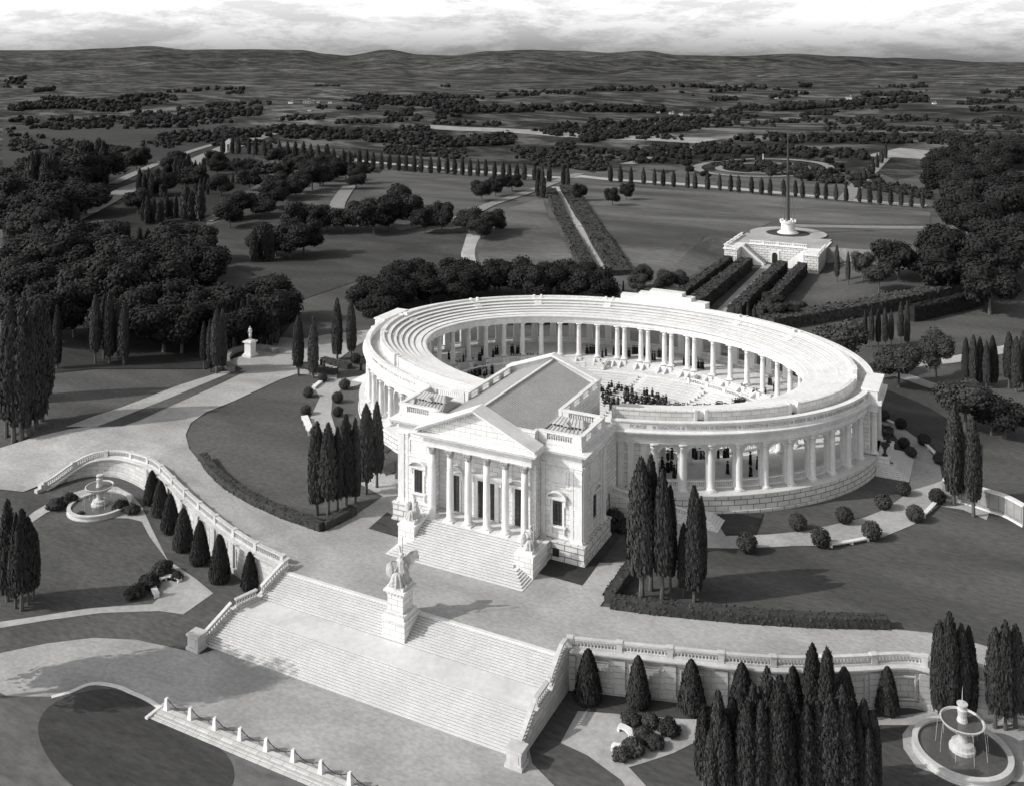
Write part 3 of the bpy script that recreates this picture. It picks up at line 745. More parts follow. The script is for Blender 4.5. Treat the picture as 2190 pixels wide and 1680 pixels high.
for s in (-1, 1):
    m = MB(); m.box(*sorted((s*3.3, s*7.2)), 1.38, 1.85, 13.9, 15.0); m.box(*sorted((s*3.2, s*7.28)), 1.33, 1.9, 15.0, 15.2); part('attic_wall', ASHLAR, m)
    m = MB(); m.box(*sorted((s*6.8, s*7.22)), 1.86, 2.5, 13.9, 15.18); part('attic_return', STONE, m)
    parapet((s*7.25, 2.5), (s*12.95, 2.5), [(.2, .8)])
    parapet((s*12.8, 2.75), (s*12.8, 9.65), [(.12, .38), (.5, .88)])
    parapet((s*12.95, 9.8), (s*7.3, 9.8), [(.22, .85)])
    parapet((s*6.95, 9.6), (s*6.95, 23.2), [(.06, .22), (.3, .46), (.54, .7), (.78, .94)])
# rear gable
m = MB()
for (y0, y1, e, zz) in ((22.9, 23.3, 0, 0), (22.8, 23.4, .15, .0)):
    if e == 0: m.mesh([(-7.2, y0, 13.9), (7.2, y0, 13.9), (7.2, y0, 15.0), (0, y0, 17.6), (-7.2, y0, 15.0), (-7.2, y1, 13.9), (7.2, y1, 13.9), (7.2, y1, 15.0), (0, y1, 17.6), (-7.2, y1, 15.0)],
                      [(0, 1, 2, 3, 4), (9, 8, 7, 6, 5), (0, 5, 6, 1), (1, 6, 7, 2), (4, 9, 5, 0)])
    else:
        for s in (-1, 1):
            m.mesh([(s*7.35, 22.2, 14.95), (0, 22.2, 17.6), (0, 22.2, 17.9), (s*7.35, 22.2, 15.25), (s*7.35, 23.5, 14.95), (0, 23.5, 17.6), (0, 23.5, 17.9), (s*7.35, 23.5, 15.25)],
                   [(0, 1, 2, 3), (7, 6, 5, 4), (0, 4, 5, 1), (3, 2, 6, 7), (0, 3, 7, 4), (1, 5, 6, 2)])
part('rear_gable', STONE, m)
# main roof
m = MB(); rz, ez, ex = 17.0, 14.15, 6.72
m.mesh([(-ex, 1.2, ez), (0, 1.2, rz), (ex, 1.2, ez), (-ex, 22.9, ez), (0, 22.9, rz), (ex, 22.9, ez)], [(0, 1, 4, 3), (1, 2, 5, 4), (0, 2, 1), (3, 4, 5)])
rf = part('roof', ROOF, m)
m = MB()
for k in range(52):
    y = 1.4+k*.415
    for s in (-1, 1): m.mesh([(s*ex, y, ez), (0, y, rz), (0, y+.11, rz), (s*ex, y+.11, ez), (s*ex, y, ez+.09), (0, y, rz+.09), (0, y+.11, rz+.09), (s*ex, y+.11, ez+.09)], [(0, 1, 5, 4), (4, 5, 6, 7), (3, 7, 6, 2), (0, 4, 7, 3)])
m.build('roof_ribs', RIB, rf)
m = MB(); m.box(-.16, .16, 1.2, 22.9, 16.95, 17.14); m.build('ridge', STONE, rf)
for s in (-1, 1): m = MB(); m.box(*sorted((s*12.6, s*7.1)), 2.7, 9.6, 13.9, 13.95); m.build('flat_roof', ROOF, T)
# skylight houses on the wings
for s in (-1, 1):
    xc, yc = s*9.9, 6.1; m = MB()
    def hip(hx, hy, z0, z1, rx, e=0.0):
        v = [(xc-hx, yc-hy, z0), (xc+hx, yc-hy, z0), (xc+hx, yc+hy, z0), (xc-hx, yc+hy, z0), (xc-rx, yc, z1), (xc+rx, yc, z1)]
        m.mesh(v, [(0, 1, 5, 4), (1, 2, 5), (2, 3, 4, 5), (3, 0, 4), (3, 2, 1, 0)])
    m.box(xc-2.75, xc+2.6, yc-2.6, yc+2.6, 13.95, 14.1); 
    m.mesh([(xc-2.7, yc-2.6, 14.1), (xc+2.6, yc-2.6, 14.1), (xc+2.6, yc+2.6, 14.1), (xc-2.7, yc+2.6, 14.1), (xc-2.2, yc-.9, 14.75), (xc+2.1, yc-.9, 14.75), (xc+2.1, yc+.9, 14.75), (xc-2.2, yc+.9, 14.75)],
           [(0, 1, 5, 4), (1, 2, 6, 5), (2, 3, 7, 6), (3, 0, 4, 7), (4, 5, 6, 7)])
    sk = part('skylight', ROOF, m)
    m = MB(); m.box(xc-2.1, xc+2.0, yc-.85, yc+.85, 14.7, 15.15)
    w = m.build('monitor', STONE, sk)
    for k in range(8): m = MB(); x = xc-1.9+k*.48; m.box(x, x+.32, yc-.88, yc-.845, 14.8, 15.08); m.build('window', GLASS, sk)
    m = MB(); hip(2.35, 1.15, 15.15, 15.75, 1.75)
    m.mesh([(xc-.5, yc-1.4, 15.15), (xc+.5, yc-1.4, 15.15), (xc, yc-1.4, 15.6), (xc-.5, yc-.3, 15.3), (xc+.5, yc-.3, 15.3), (xc, yc-.3, 15.62)], [(0, 1, 2), (0, 2, 5, 3), (2, 1, 4, 5)])
    m.build('hipped_roof', ROOF, sk)
    m = MB()
    for k in range(9):
        x = xc-2.2+k*.54; m.mesh([(x, yc-1.15, 15.15), (xc+(x-xc)*.76, yc, 15.75), (xc+(x-xc)*.76+.05, yc, 15.75), (x+.05, yc-1.15, 15.15), (x, yc-1.15, 15.22), (xc+(x-xc)*.76, yc, 15.82), (xc+(x-xc)*.76+.05, yc, 15.82), (x+.05, yc-1.15, 15.22)], [(0, 1, 5, 4), (4, 5, 6, 7), (7, 6, 2, 3)])
        x = xc-2.5+k*.6; x2 = xc+(x-xc)*.82; m.mesh([(x, yc-2.6, 14.1), (x2, yc-.9, 14.75), (x2+.05, yc-.9, 14.75), (x+.05, yc-2.6, 14.1), (x, yc-2.6, 14.18), (x2, yc-.9, 14.83), (x2+.05, yc-.9, 14.83), (x+.05, yc-2.6, 14.18)], [(0, 1, 5, 4), (4, 5, 6, 7), (7, 6, 2, 3)])
    m.build('roof_battens', RIB, sk)
# windows: frame with brackets, segmental pediment
def aedicule(cx, cy, z0, w, h, face='y', apron=True, door=False, sgn=-1):
    """window aedicule on a wall plane; face 'y': plane y=cy looking -y; face 'x': plane x=cx looking +x/-x"""
    def B(m, a0, a1, d0, d1, z0_, z1_):
        if face == 'y': m.box(cx+a0, cx+a1, cy-d1, cy-d0, z0_, z1_)
        else: m.box(*sorted((cx+sgn*d0, cx+sgn*d1)), cy+a0, cy+a1, z0_, z1_)
    m = MB(); hw = w/2
    B(m, -hw-.28, -hw, 0, .16, z0-.0, z0+h+.28); B(m, hw, hw+.28, 0, .16, z0-.0, z0+h+.28); B(m, -hw, hw, 0, .16, z0+h, z0+h+.28)
    B(m, -hw-.5, -hw-.28, 0, .3, z0+h-.5, z0+h+.28); B(m, hw+.28, hw+.5, 0, .3, z0+h-.5, z0+h+.28)
    B(m, -hw-.62, hw+.62, 0, .48, z0+h+.28, z0+h+.48)
    if apron:
        B(m, -hw-.5, hw+.5, 0, .4, z0-.2, z0-.001); B(m, -hw-.35, -hw-.1, 0, .26, z0-1.0, z0-.2); B(m, hw+.1, hw+.35, 0, .26, z0-1.0, z0-.2)
    fr = part('door_surround' if door else 'window', STONE, m)
    m = MB(); R_ = hw+.62; n = 12; ang = 0.95; rr = R_/sin(ang); arc = [(rr*sin(ang*(2*k/n-1)), rr*cos(ang*(2*k/n-1))-rr*cos(ang)) for k in range(n+1)]
    for k in range(n):
        (a0, b0), (a1, b1) = arc[k], arc[k+1]; zb = z0+h+.48
        q = [(a0, b0-.0), (a1, b1), (a1, b1+.22), (a0, b0+.22)]
        if face == 'y': v = [(cx+a, cy-.55, zb+b) for a, b in q]+[(cx+a, cy+.0, zb+b) for a, b in q]
        else: v = [(cx+sgn*.55, cy+a, zb+b) for a, b in q]+[(cx, cy+a, zb+b) for a, b in q]
        m.mesh(v, [(0, 1, 2, 3), (7, 6, 5, 4), (0, 4, 5, 1), (2, 6, 7, 3)])
    m.build('segmental_pediment', STONE, fr)
    m = MB(); B(m, -hw, hw, .01, .03, z0, z0+h); m.build('door_leaf' if door else 'pane', GLASS, fr)
    m = MB(); nx, nz = (2, 7) if door else (3, 5)
    for k in range(1, nx): a = -hw+w*k/nx; B(m, a-.03, a+.03, .03, .07, z0, z0+h)
    for k in range(1, nz): z = z0+h*k/nz; B(m, -hw, hw, .03, .065, z-.025, z+.025)
    m.build('glazing_bars', IRON, fr)
for s in (-1, 1):
    aedicule(s*9.9, 2.2, 4.1, 1.25, 2.95); aedicule(s*4.6, 2.55, 2.65, 1.3, 4.6, apron=False, door=True)
    aedicule(s*13.05, 6.05, 4.1, 1.25, 2.95, face='x', sgn=s)
    for (x, y, f) in ((s*9.9, 2.2, 'y'), (s*13.05, 6.05, 'x')):
        m = MB(); z0, z1 = 9.0, 10.9; hw = 1.45; t_ = .14; d = .09
        def B(a0, a1, z0_, z1_, d=d):
            if f == 'y': m.box(x+a0, x+a1, y-d, y, z0_, z1_)
            else: m.box(*sorted((x, x+s*d)), y+a0, y+a1, z0_, z1_)
        B(-hw, hw, z0, z0+t_); B(-hw, hw, z1-t_, z1); B(-hw, -hw+t_, z0+t_, z1-t_); B(hw-t_, hw, z0+t_, z1-t_); B(-hw+.3, hw-.3, z0+.3, z1-.3, .05); B(-1.75, 1.75, 8.62, 8.76, .14)
        part('relief_panel', STONE, m)
    m = MB(); m.box(s*9.9-.42, s*9.9+.42, 1.585, 1.61, .55, 1.55); g_ = part('basement_window', GLASS, m)
    m = MB()
    for k in range(5): m.box(s*9.9-.4+k*.2-.02, s*9.9-.4+k*.2+.02, 1.56, 1.584, .55, 1.55)
    for k in range(5): m.box(s*9.9-.42, s*9.9+.42, 1.565, 1.583, .6+k*.22, .63+k*.22)
    m.build('grille', IRON, g_)
m = MB(); m.box(-1.75, -1.2, 2.25, 2.55, 2.6, 7.9); m.box(1.2, 1.75, 2.25, 2.55, 2.6, 7.9); m.box(-1.2, 1.2, 2.25, 2.55, 7.3, 7.9); m.box(-2.2, -1.75, 2.1, 2.55, 7.1, 7.9); m.box(1.75, 2.2, 2.1, 2.55, 7.1, 7.9)
m.box(-2.45, 2.45, 1.75, 2.55, 7.9, 8.15); m.box(-2.6, 2.6, 1.65, 2.55, 8.15, 8.35); dr = part('great_door', STONE, m)
m = MB(); m.box(-1.2, 1.2, 2.46, 2.5, 2.6, 7.3); m.build('door_leaf', GLASS, dr)
m = MB()
for k in range(9): m.box(-1.2+k*.3-.025, -1.2+k*.3+.025, 2.4, 2.455, 5.9, 7.3)
for k in range(5): m.box(-1.2, 1.2, 2.41, 2.45, 5.9+k*.33, 5.94+k*.33)
m.box(-1.2, 1.2, 2.36, 2.45, 5.7, 5.9); m.box(-.06, .06, 2.38, 2.45, 2.6, 5.7)
for x in (-.95, .15): 
    for z in (2.9, 4.3): m.box(x, x+.8, 2.41, 2.45, z, z+1.15)
m.build('bronze_grille', BRONZE, dr)
# entrance steps with wrapping lower courses
m = MB(); N_ = 17
for i in range(N_):
    v0 = -6.4+i*.335; z = (i+1)*2.6/N_
    if i < 7: hw = 9.35-i*.30; m.box(-hw, hw, v0, -2.4+i*.0, z-.155 if i else -.1, z)
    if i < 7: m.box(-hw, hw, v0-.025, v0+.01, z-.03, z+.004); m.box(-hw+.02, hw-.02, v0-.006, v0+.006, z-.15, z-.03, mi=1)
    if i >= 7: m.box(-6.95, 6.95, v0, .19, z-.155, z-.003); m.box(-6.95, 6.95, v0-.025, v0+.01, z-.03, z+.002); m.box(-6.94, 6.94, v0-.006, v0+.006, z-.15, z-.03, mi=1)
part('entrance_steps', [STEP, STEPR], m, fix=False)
for s in (-1, 1):
    m = MB(); x0, x1 = sorted((s*6.95, s*9.3)); m.box(x0, x1, -3.6, .3, -.1, 2.45); part('pedestal', ASHLAR, m)
    m = MB(); m.box(x0-.08, x1+.08, -3.68, .3, 2.45, 2.68); m.box(x0+.3, x1-.3, -3.2, -.3, 2.68, 3.0); part('pedestal_cap', STONE, m)
    m = MB(); m.box(*sorted((s*7.66, s*9.2)), .3, 1.5, -.1, 2.4); part('side_block', RUST, m)
# ================================================================== amphitheatre ring
A0, B0, CU, CV = 43.0, 32.5, -2.5, 49.5
def E(th, t=0.0):
    """point at parameter th, t metres inside the outer column line, with outward normal"""
    x, y = A0*cos(th), B0*sin(th); nx, ny = cos(th)/A0, sin(th)/B0; l = hypot(nx, ny); nx /= l; ny /= l
    return (CU+x-nx*t, CV+y-ny*t), (nx, ny)
def arc_table(t, a0, a1, n=2000):
    T_ = [a0]; L_ = [0]; p = E(a0, t)[0]
    for k in range(1, n+1):
        th = a0+(a1-a0)*k/n; q = E(th, t)[0]; L_.append(L_[-1]+hypot(q[0]-p[0], q[1]-p[1])); T_.append(th); p = q
    return T_, L_
def th_at(tab, s):
    T_, L_ = tab; lo, hi = 0, len(L_)-2
    while lo < hi:
        mid = (lo+hi+1)//2
        if L_[mid] <= s: lo = mid
        else: hi = mid-1
    return T_[lo]+(T_[lo+1]-T_[lo])*(s-L_[lo])/(L_[lo+1]-L_[lo])
R0 = -math.acos((10.6+2.5)/43); R1 = 2*pi-math.acos((-10.6+2.5)/43)      # ring starts and ends against the temple
C0 = -math.acos((16.1+2.5)/43); C1 = 2*pi-math.acos((-18.2+2.5)/43)       # first and last outer column
W = 9.2
AM = thing('amphitheatre', (CU, CV, 0), 'great white oval amphitheatre colonnade with stepped roof and carved names behind the temple', 'amphitheatre')
def P(name, mat, m, parent=AM, **k): return m.build(name, mat, parent, **k)
def rfr(a0, a1, n=220, z=0): return [((E(a0+(a1-a0)*k/n)[0][0], E(a0+(a1-a0)*k/n)[0][1], z), E(a0+(a1-a0)*k/n)[1]) for k in range(n+1)]
FR = rfr(R0, R1)
m = MB(); m.sweep(FR, [(1.7, -.2), (1.7, .35), (1.45, .42), (1.45, 2.1), (1.55, 2.15), (1.55, 2.3), (-1.5, 2.3), (-1.5, -.2)]); P('podium', RUST, m, fix=False)
m = MB(); m.sweep(FR, [(1.6, 2.3), (1.6, 2.42), (-W-1.0, 2.42), (-W-1.0, .2), (-W-.8, .2), (-W-.8, 2.3)]); P('gallery_floor', FLOORM, m, fix=False)
# entablature, cornice, attic band, walkway, upper wall, roof tiers
m = MB(); m.sweep(FR, [(.36, 8.8), (.36, 9.1), (.44, 9.12), (.44, 9.38), (.54, 9.42), (.54, 9.5), (.38, 9.52), (.38, 9.84), (.6, 9.88), (.6, 9.98), (-.8, 9.98), (-.8, 8.8)]); P('outer_entablature', STONE, m, fix=False)
m = MB(); m.sweep(FR, [(.6, 9.98), (.85, 10.06), (.95, 10.3), (.95, 10.42), (.15, 10.56), (.15, 10.0)]); P('outer_cornice', STONE, m, fix=False)
m = MB(); tabf = arc_table(-.6, R0, R1); nd = int(tabf[1][-1]/.36)
for k in range(nd):
    th = th_at(tabf, (k+.5)*tabf[1][-1]/nd); (x, y), (nx, ny) = E(th, -.62); m.obox((x, y), .09, .12, 9.84, 10.0, math.atan2(ny, nx)-pi/2)
DEN = P('dentil_course', STONE, m, fix=False); DEN['kind'] = 'stuff'
m = MB(); m.sweep(FR, [(.38, 10.5), (.34, 11.5), (.46, 11.53), (.46, 11.7), (-.35, 11.7), (-.35, 10.7), (-.3, 10.4)]); P('attic_band', STONE, m, fix=False)
m = MB(); m.sweep(FR, [(-.3, 10.72), (-2.2, 10.72), (-2.2, 10.2), (-.3, 10.2)]); P('roof_walkway', ROOF, m, fix=False)
# upper wall with gaps (angles of gaps near the seams)
def th_u(u, front=True): 
    a = math.acos(max(-1, min(1, (u-CU)/A0))); return -a if front else a
gaps = [th_u(22.3), th_u(33.8), th_u(40.0, False), th_u(27.5, False), th_u(15.8, False), th_u(-13.0, False), th_u(-27.5, False), th_u(-38.5, False)]
gaps += [2*pi-abs(th_u(-42.3)), 2*pi-abs(th_u(-31.0)), .0, pi]
gaps = sorted(gaps); cur = R0; segs = []
for gth in gaps:
    (x, y), _ = E(gth, 2.5); dl = .75/hypot(A0*sin(gth), B0*cos(gth))
    segs.append((cur, gth-dl)); cur = gth+dl
segs.append((cur, R1))
for a, b in segs:
    n = max(3, int((b-a)/.03)); m = MB(); F_ = rfr(a, b, n)
    back = 0
    m.sweep(F_, [(-2.15, 10.3), (-2.15, 12.2), (-2.08, 12.22), (-2.08, 12.4), (-2.8, 12.4), (-2.8, 10.3)]); P('upper_wall', ASHLAR, m, fix=False)
    for q in (a, b):
        (x, y), (nx, ny) = E(q, 2.45); m = MB(); m.obox((x, y), .2, .44, 10.3, 12.55, math.atan2(ny, nx)-pi/2); P('wall_end_pier', STONE, m)
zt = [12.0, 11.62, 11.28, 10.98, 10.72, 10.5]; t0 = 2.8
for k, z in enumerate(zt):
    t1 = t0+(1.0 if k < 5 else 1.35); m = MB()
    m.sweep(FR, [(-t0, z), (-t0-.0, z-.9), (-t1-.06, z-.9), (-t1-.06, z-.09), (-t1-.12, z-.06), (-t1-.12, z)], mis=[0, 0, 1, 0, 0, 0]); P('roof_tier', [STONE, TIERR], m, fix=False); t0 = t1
m = MB(); m.sweep(FR, [(-8.5, 8.8), (-8.5, 10.35), (-9.9, 10.35), (-10.15, 10.3), (-10.15, 10.12), (-9.85, 9.85), (-9.72, 9.8), (-9.72, 9.4), (-9.78, 9.38), (-9.78, 9.1), (-9.7, 9.08), (-9.7, 8.8)]); P('inner_entablature', STONE, m, fix=False)
m = MB(); m.sweep(FR, [(-.7, 8.95), (-.7, 9.1), (-8.6, 9.1), (-8.6, 8.95)]); P('gallery_ceiling', FLOORM, m, fix=False)
# raised blocks at the three big gaps on the roof: little stairs
for gth in gaps:
    m = MB()
    for k in range(5):
        (x, y), (nx, ny) = E(gth, 2.9+k*.62); m.obox((x, y), .7, .31, 11.0-.2*0, 12.08-.2*k+.05, math.atan2(ny, nx)-pi/2)
    P('roof_steps', STONE, m)
# stepped attic over the rear axis
m = MB()
for u0, u1, z in ((-10.6, 7.6, 13.3), (-6.8, 4.6, 13.95), (-4.4, 2.6, 14.6)):
    a0, a1 = th_u(u1, False), th_u(u0, False)
    m.sweep(rfr(a0, a1, 10), [(-.5, 10.7), (-.5, z-.15), (-.4, z-.15), (-.4, z), (-2.35-.01*z, z), (-2.35-.01*z, 10.7)])
P('stepped_attic', ASHLAR, m)
# columns of the outer order with arches behind
tab = arc_table(0, C0, C1); NB = round(tab[1][-1]/3.86); oth = [th_at(tab, tab[1][-1]*i/NB) for i in range(NB+1)]
def doric(r=.43, h=6.35, base=True):
    m = MB(); m.obox((0, 0), r*1.45, r*1.45, 0, .16)
    pr = [(r*1.4, .16), (r*1.42, .26), (r*1.15, .34), (r, .42)]
    for k in range(1, 6): t = k/5; pr.append((r*(1-.16*t**1.5), .42+(h-.42-.62)*t))
    q = r*.84; pr += [(q*1.1, h-.6), (q*1.1, h-.54), (q, h-.52), (q, h-.36), (q*1.3, h-.2), (q*1.35, h-.18)]
    m.lathe((0, 0, 0), pr, 18); m.obox((0, 0), q*1.5, q*1.5, h-.18, h); return m
def shared(name, mat, meshobj, parent, loc, rot):
    c = meshobj.copy(); COL.objects.link(c); c.parent = parent; c.location = Vector(loc)-Vector(parent['_o']); c.rotation_euler = (0, 0, rot); return c
proto = None
def colput(name, loc, rot, src):
    return shared(name, None, src, AM, loc, rot)
def first(name, m, mat, loc, rot, smooth=True):
    o = m.build(name, mat, None, smooth=False); o.parent = AM; o.location = Vector(loc)-Vector(AM['_o']); o.rotation_euler = (0, 0, rot)
    if smooth:
        for p in o.data.polygons: p.use_smooth = abs(p.normal.z) < .25 and len(p.vertices) == 4 and p.area < 1.4
    return o
src = None
side = [i for i, th in enumerate(oth) if abs(th) < .075 or abs(th-pi) < .075]
for i, th in enumerate(oth):
    (x, y), (nx, ny) = E(th, 0); an = math.atan2(ny, nx)-pi/2
    if src is None: src = first('outer_column', doric(), STONE, (x, y, 2.42), an)
    else: colput('outer_column', (x, y, 2.42), an, src)
# arch bay (one mesh, shared): local x along the wall, +y outward
def bay_mesh(w):
    m = MB(); hp = .64; r = w/2-hp; d0, d1 = -1.0, -.3; n = 12; zs = 5.82-r
    for s in (-1, 1):
        x0, x1 = sorted((s*w/2, s*(w/2-hp))); m.box(x0, x1, d0, d1, 0, zs-.18)
        x0, x1 = sorted((s*w/2, s*(w/2-hp-.08))); m.box(x0, x1, d0-.07, d1+.07, zs-.18, zs)
    pts = [(-r*cos(pi*k/n), zs+r*sin(pi*k/n)) for k in range(n+1)]
    for k in range(n):
        (xa, za), (xb, zb) = pts[k], pts[k+1]
        m.mesh([(xa, d0, za), (xb, d0, zb), (xb, d0, 6.4), (xa, d0, 6.4), (xa, d1, za), (xb, d1, zb), (xb, d1, 6.4), (xa, d1, 6.4)], [(0, 1, 2, 3), (7, 6, 5, 4), (0, 4, 5, 1)])
        q = 1.16; o = [(-r*q*cos(pi*j/n), zs+r*q*sin(pi*j/n)) for j in (k, k+1)]
        m.mesh([(xa, d1+.06, za), (xb, d1+.06, zb), (o[1][0], d1+.06, min(6.38, o[1][1])), (o[0][0], d1+.06, min(6.38, o[0][1])), (xa, d1, za), (xb, d1, zb), (o[1][0], d1, min(6.38, o[1][1])), (o[0][0], d1, min(6.38, o[0][1]))], [(3, 2, 1, 0), (0, 1, 5, 4), (2, 3, 7, 6)])
    for s in (-1, 1):
        x0, x1 = sorted((s*w/2, s*r)); m.box(x0, x1, d0, d1, zs, 6.4)
    m.box(-.14, .14, d0-.02, d1+.16, 5.68, 6.36)
    return m
def bal_mesh(w):
    m = MB(); m.box(-w/2, w/2, -.22, .22, 0, .22); m.box(-w/2, w/2, -.25, .25, .92, 1.08)
    n = int(w/.26)
    for k in range(n): m.lathe((-w/2+w*(k+.5)/n, 0, .22), [(r*1.1, z*1.06) for r, z in BPROF], 6, cap=False)
    return m
bsrc = rsrc = psrc = None; NBAL = 0
rear_piers = []
for i in range(NB):
    th = (oth[i]+oth[i+1])/2; (x, y), (nx, ny) = E(th, .02); an = math.atan2(ny, nx)-pi/2
    (xa, ya), _ = E(oth[i]); (xb, yb), _ = E(oth[i+1]); w = hypot(xb-xa, yb-ya)
    front = th < 0.9 or th > pi-.2
    if i in (0,): solid = False
    if True:
        if bsrc is None: bsrc = first('arch_bay', bay_mesh(3.86), STONE, (x, y, 2.42), an, False); 
        else:
            c = colput('arch_bay', (x, y, 2.42), an, bsrc); c.scale = (w/3.86, 1, 1)
    if abs(th) < .05 or abs(th-pi) < .05: continue
    (x, y), _ = E(th, .95)
    if rsrc is None: rsrc = first('gallery_balustrade', bal_mesh(2.6), STONE, (x, y, 2.42), an, False)
    else: colput('gallery_balustrade', (x, y, 2.42), an, rsrc)
# solid end bays beside the temple
for a0, a1 in ((R0, C0-.012), (C1+.012, R1)):
    m = MB(); m.sweep(rfr(a0, a1, 8), rect(-1.2, -.25, 2.3, 8.82)); P('end_wall', ASHLAR, m)
    for a in (a0+.03, (a0+a1)/2, a1-.02):
        (x, y), (nx, ny) = E(a, .15); m = MB(); an = math.atan2(ny, nx)-pi/2; m.obox((x, y), .4, .18, 2.4, 8.4, an); m.obox((x, y), .5, .28, 8.4, 8.79, an); m.obox((x, y), .5, .28, 2.41, 2.7, an); P('end_pilaster', STONE, m)
# inner order
tabi = arc_table(W, R0, R1); LT = tabi[1][-1]
thc = th_u(-.4, False); lo, hi = 0, LT
for _ in range(40):
    mid = (lo+hi)/2
    if th_at(tabi, mid) < thc: lo = mid
    else: hi = mid
sc_ = lo; ss = []
for k in (-7.1, -2.37, 2.37, 7.1): ss += [sc_+k-.72, sc_+k+.72]
k = 0
while sc_-(11.7+3.72*k) > 3: ss.append(sc_-(11.7+3.72*k)); k += 1
k = 0
while sc_+(11.7+3.72*k) < LT-3: ss.append(sc_+(11.7+3.72*k)); k += 1
isrc = None; inner_cols = []
for s in sorted(ss):
    th = th_at(tabi, s); (x, y), (nx, ny) = E(th, W); an = math.atan2(ny, nx)-pi/2; inner_cols.append((x, y, nx, ny, th, s))
    if isrc is None: isrc = first('inner_column', doric(.46, 6.38), STONE, (x, y, 2.42), an)
    else: colput('inner_column', (x, y, 2.42), an, isrc)
ped = None
for (x, y, nx, ny, th, s) in inner_cols:
    an = math.atan2(ny, nx)-pi/2; cx, cy = x-nx*.75, y-ny*.75
    if ped is None:
        m = MB(); m.box(-.62, .62, -.95, .3, -1.2, 0); m.mesh([(-.62, -.95, 0), (-.3, -.95, 0), (-.3, -3.0, -1.15), (-.62, -3.0, -1.15), (-.62, -.95, -1.2), (-.3, -.95, -1.2), (-.3, -3.0, -1.2), (-.62, -3.0, -1.2)], [(0, 1, 2, 3), (7, 6, 5, 4), (0, 3, 7, 4), (1, 5, 6, 2)])
        ped = first('column_pedestal', m, STONE, (x-nx*.5, y-ny*.5, 2.42), an, False)
    else: colput('column_pedestal', (x-nx*.5, y-ny*.5, 2.42), an, ped)
# terrace of boxes inside the inner order, with its front wall and balustrade
def zbowl(u, v): return 1.5-(72-v)/42*2.3
m = MB(); m.sweep(FR, [(-W-1.0, 2.1), (-W-1.3, 2.1), (-W-1.3, 1.75), (-W-1.6, 1.75), (-W-1.6, 1.5), (-W-4.2, 1.5), (-W-4.2, -1.2), (-W-1.0, -1.2)]); P('box_terrace', FLOORM, m, fix=False)
aR = th_u(10.4, False); aL = th_u(-12.0, False)
def in_pts(a0, a1, t, z, n=60): return [(E(a0+(a1-a0)*k/n, t)[0][0], E(a0+(a1-a0)*k/n, t)[0][1], z) for k in range(n+1)]
for a0, a1 in ((R0+.1, aR), (aL, R1-.1)):
    balustrade(AM, in_pts(a0, a1, W+4.35, 1.5), 1.0, 3.7, .16, .34, rname='terrace_balustrade')
    m = MB(); fr_ = [((E(a0+(a1-a0)*k/60)[0][0], E(a0+(a1-a0)*k/60)[0][1], 0), E(a0+(a1-a0)*k/60)[1]) for k in range(61)]
    m.sweep(fr_, [(-W-4.2, 1.6), (-W-4.6, 1.6), (-W-4.6, -1.2), (-W-4.2, -1.2)]); P('terrace_wall', ASHLAR, m, fix=False)
m = MB()   # steps opening at the rear axis
for k in range(7):
    m.sweep(rfr(aR, aL, 20), rect(-W-4.2-k*.38-.38, -W-4.2-k*.38, -1.0, 1.34-k*.16))
P('axial_steps', STEP, m, fix=False)
for a in (aR, aL):
    pts = [(E(a, W+4.35-.4*k)[0][0], E(a, W+4.35-.4*k)[0][1], 1.5) for k in range(7)]
    balustrade(AM, pts, 1.0, 2.4, .16, .34, rname='terrace_balustrade')
# bowl floor and benches
ell = [E(2*pi*k/96, W+4.4)[0] for k in range(96)]
mm = cdt_sheet(ell, 3, zbowl); P('bowl_floor', STONE, mm, fix=False)
BC = (-.5, 8.0)
def in_bowl(x, y, e=0):
    return inside((x, y), ell_in)
ell_in = [E(2*pi*k/96, W+5.2)[0] for k in range(96)]
aisle = [math.atan2(u_-BC[0], v_-BC[1]) for u_, v_ in ((-1.7, 66), (11.9, 63.5), (-15, 64))]
aisle = [math.atan2(-1.4-BC[0], 66-BC[1]), math.atan2(11.6-BC[0], 63-BC[1]), math.atan2(-14.5-BC[0], 63-BC[1]), math.atan2(24.5-BC[0], 57-BC[1]), math.atan2(-27-BC[0], 57-BC[1])]
benches = []
r_ = 22.0; row = 0
while r_ < 63:
    cur = []
    a = -1.45
    da = .25/r_
    while a < 1.45:
        x, y = BC[0]+r_*sin(a), BC[1]+r_*cos(a)
        ok = inside((x, y), ell_in) and not any(abs(a-q)*r_ < .75 for q in aisle) and not (abs(x) < 7.8 and y < 26) and r_-(69-8) < 0
        if ok: cur.append((x, y))
        if (not ok or a+da >= 1.45) and cur:
            if len(cur) > 6: benches.append((row, cur))
            cur = []
        a += da
    r_ += 1.22; row += 1
ORD = ['front', 'second', 'third', 'fourth', 'fifth', 'sixth', 'seventh', 'eighth', 'ninth', 'tenth']
for row, c in benches:
    pts = [(x, y, zbowl(x, y)) for x, y in c[::4]+[c[-1]]]
    f_ = frames(pts); m = MB(); m.sweep(f_, rect(-.24, .24, .36, .46)); m.sweep(f_, rect(-.2, -.12, 0, .36)); m.sweep(f_, rect(.12, .2, 0, .36))
    mx = sum(p[0] for p in pts)/len(pts)
    tag(m.build('stone_bench', STEP, origin=pts[len(pts)//2], fix=False), 'curved white marble bench among the rows filling the amphitheatre floor', 'bench', 'marble benches in the amphitheatre')
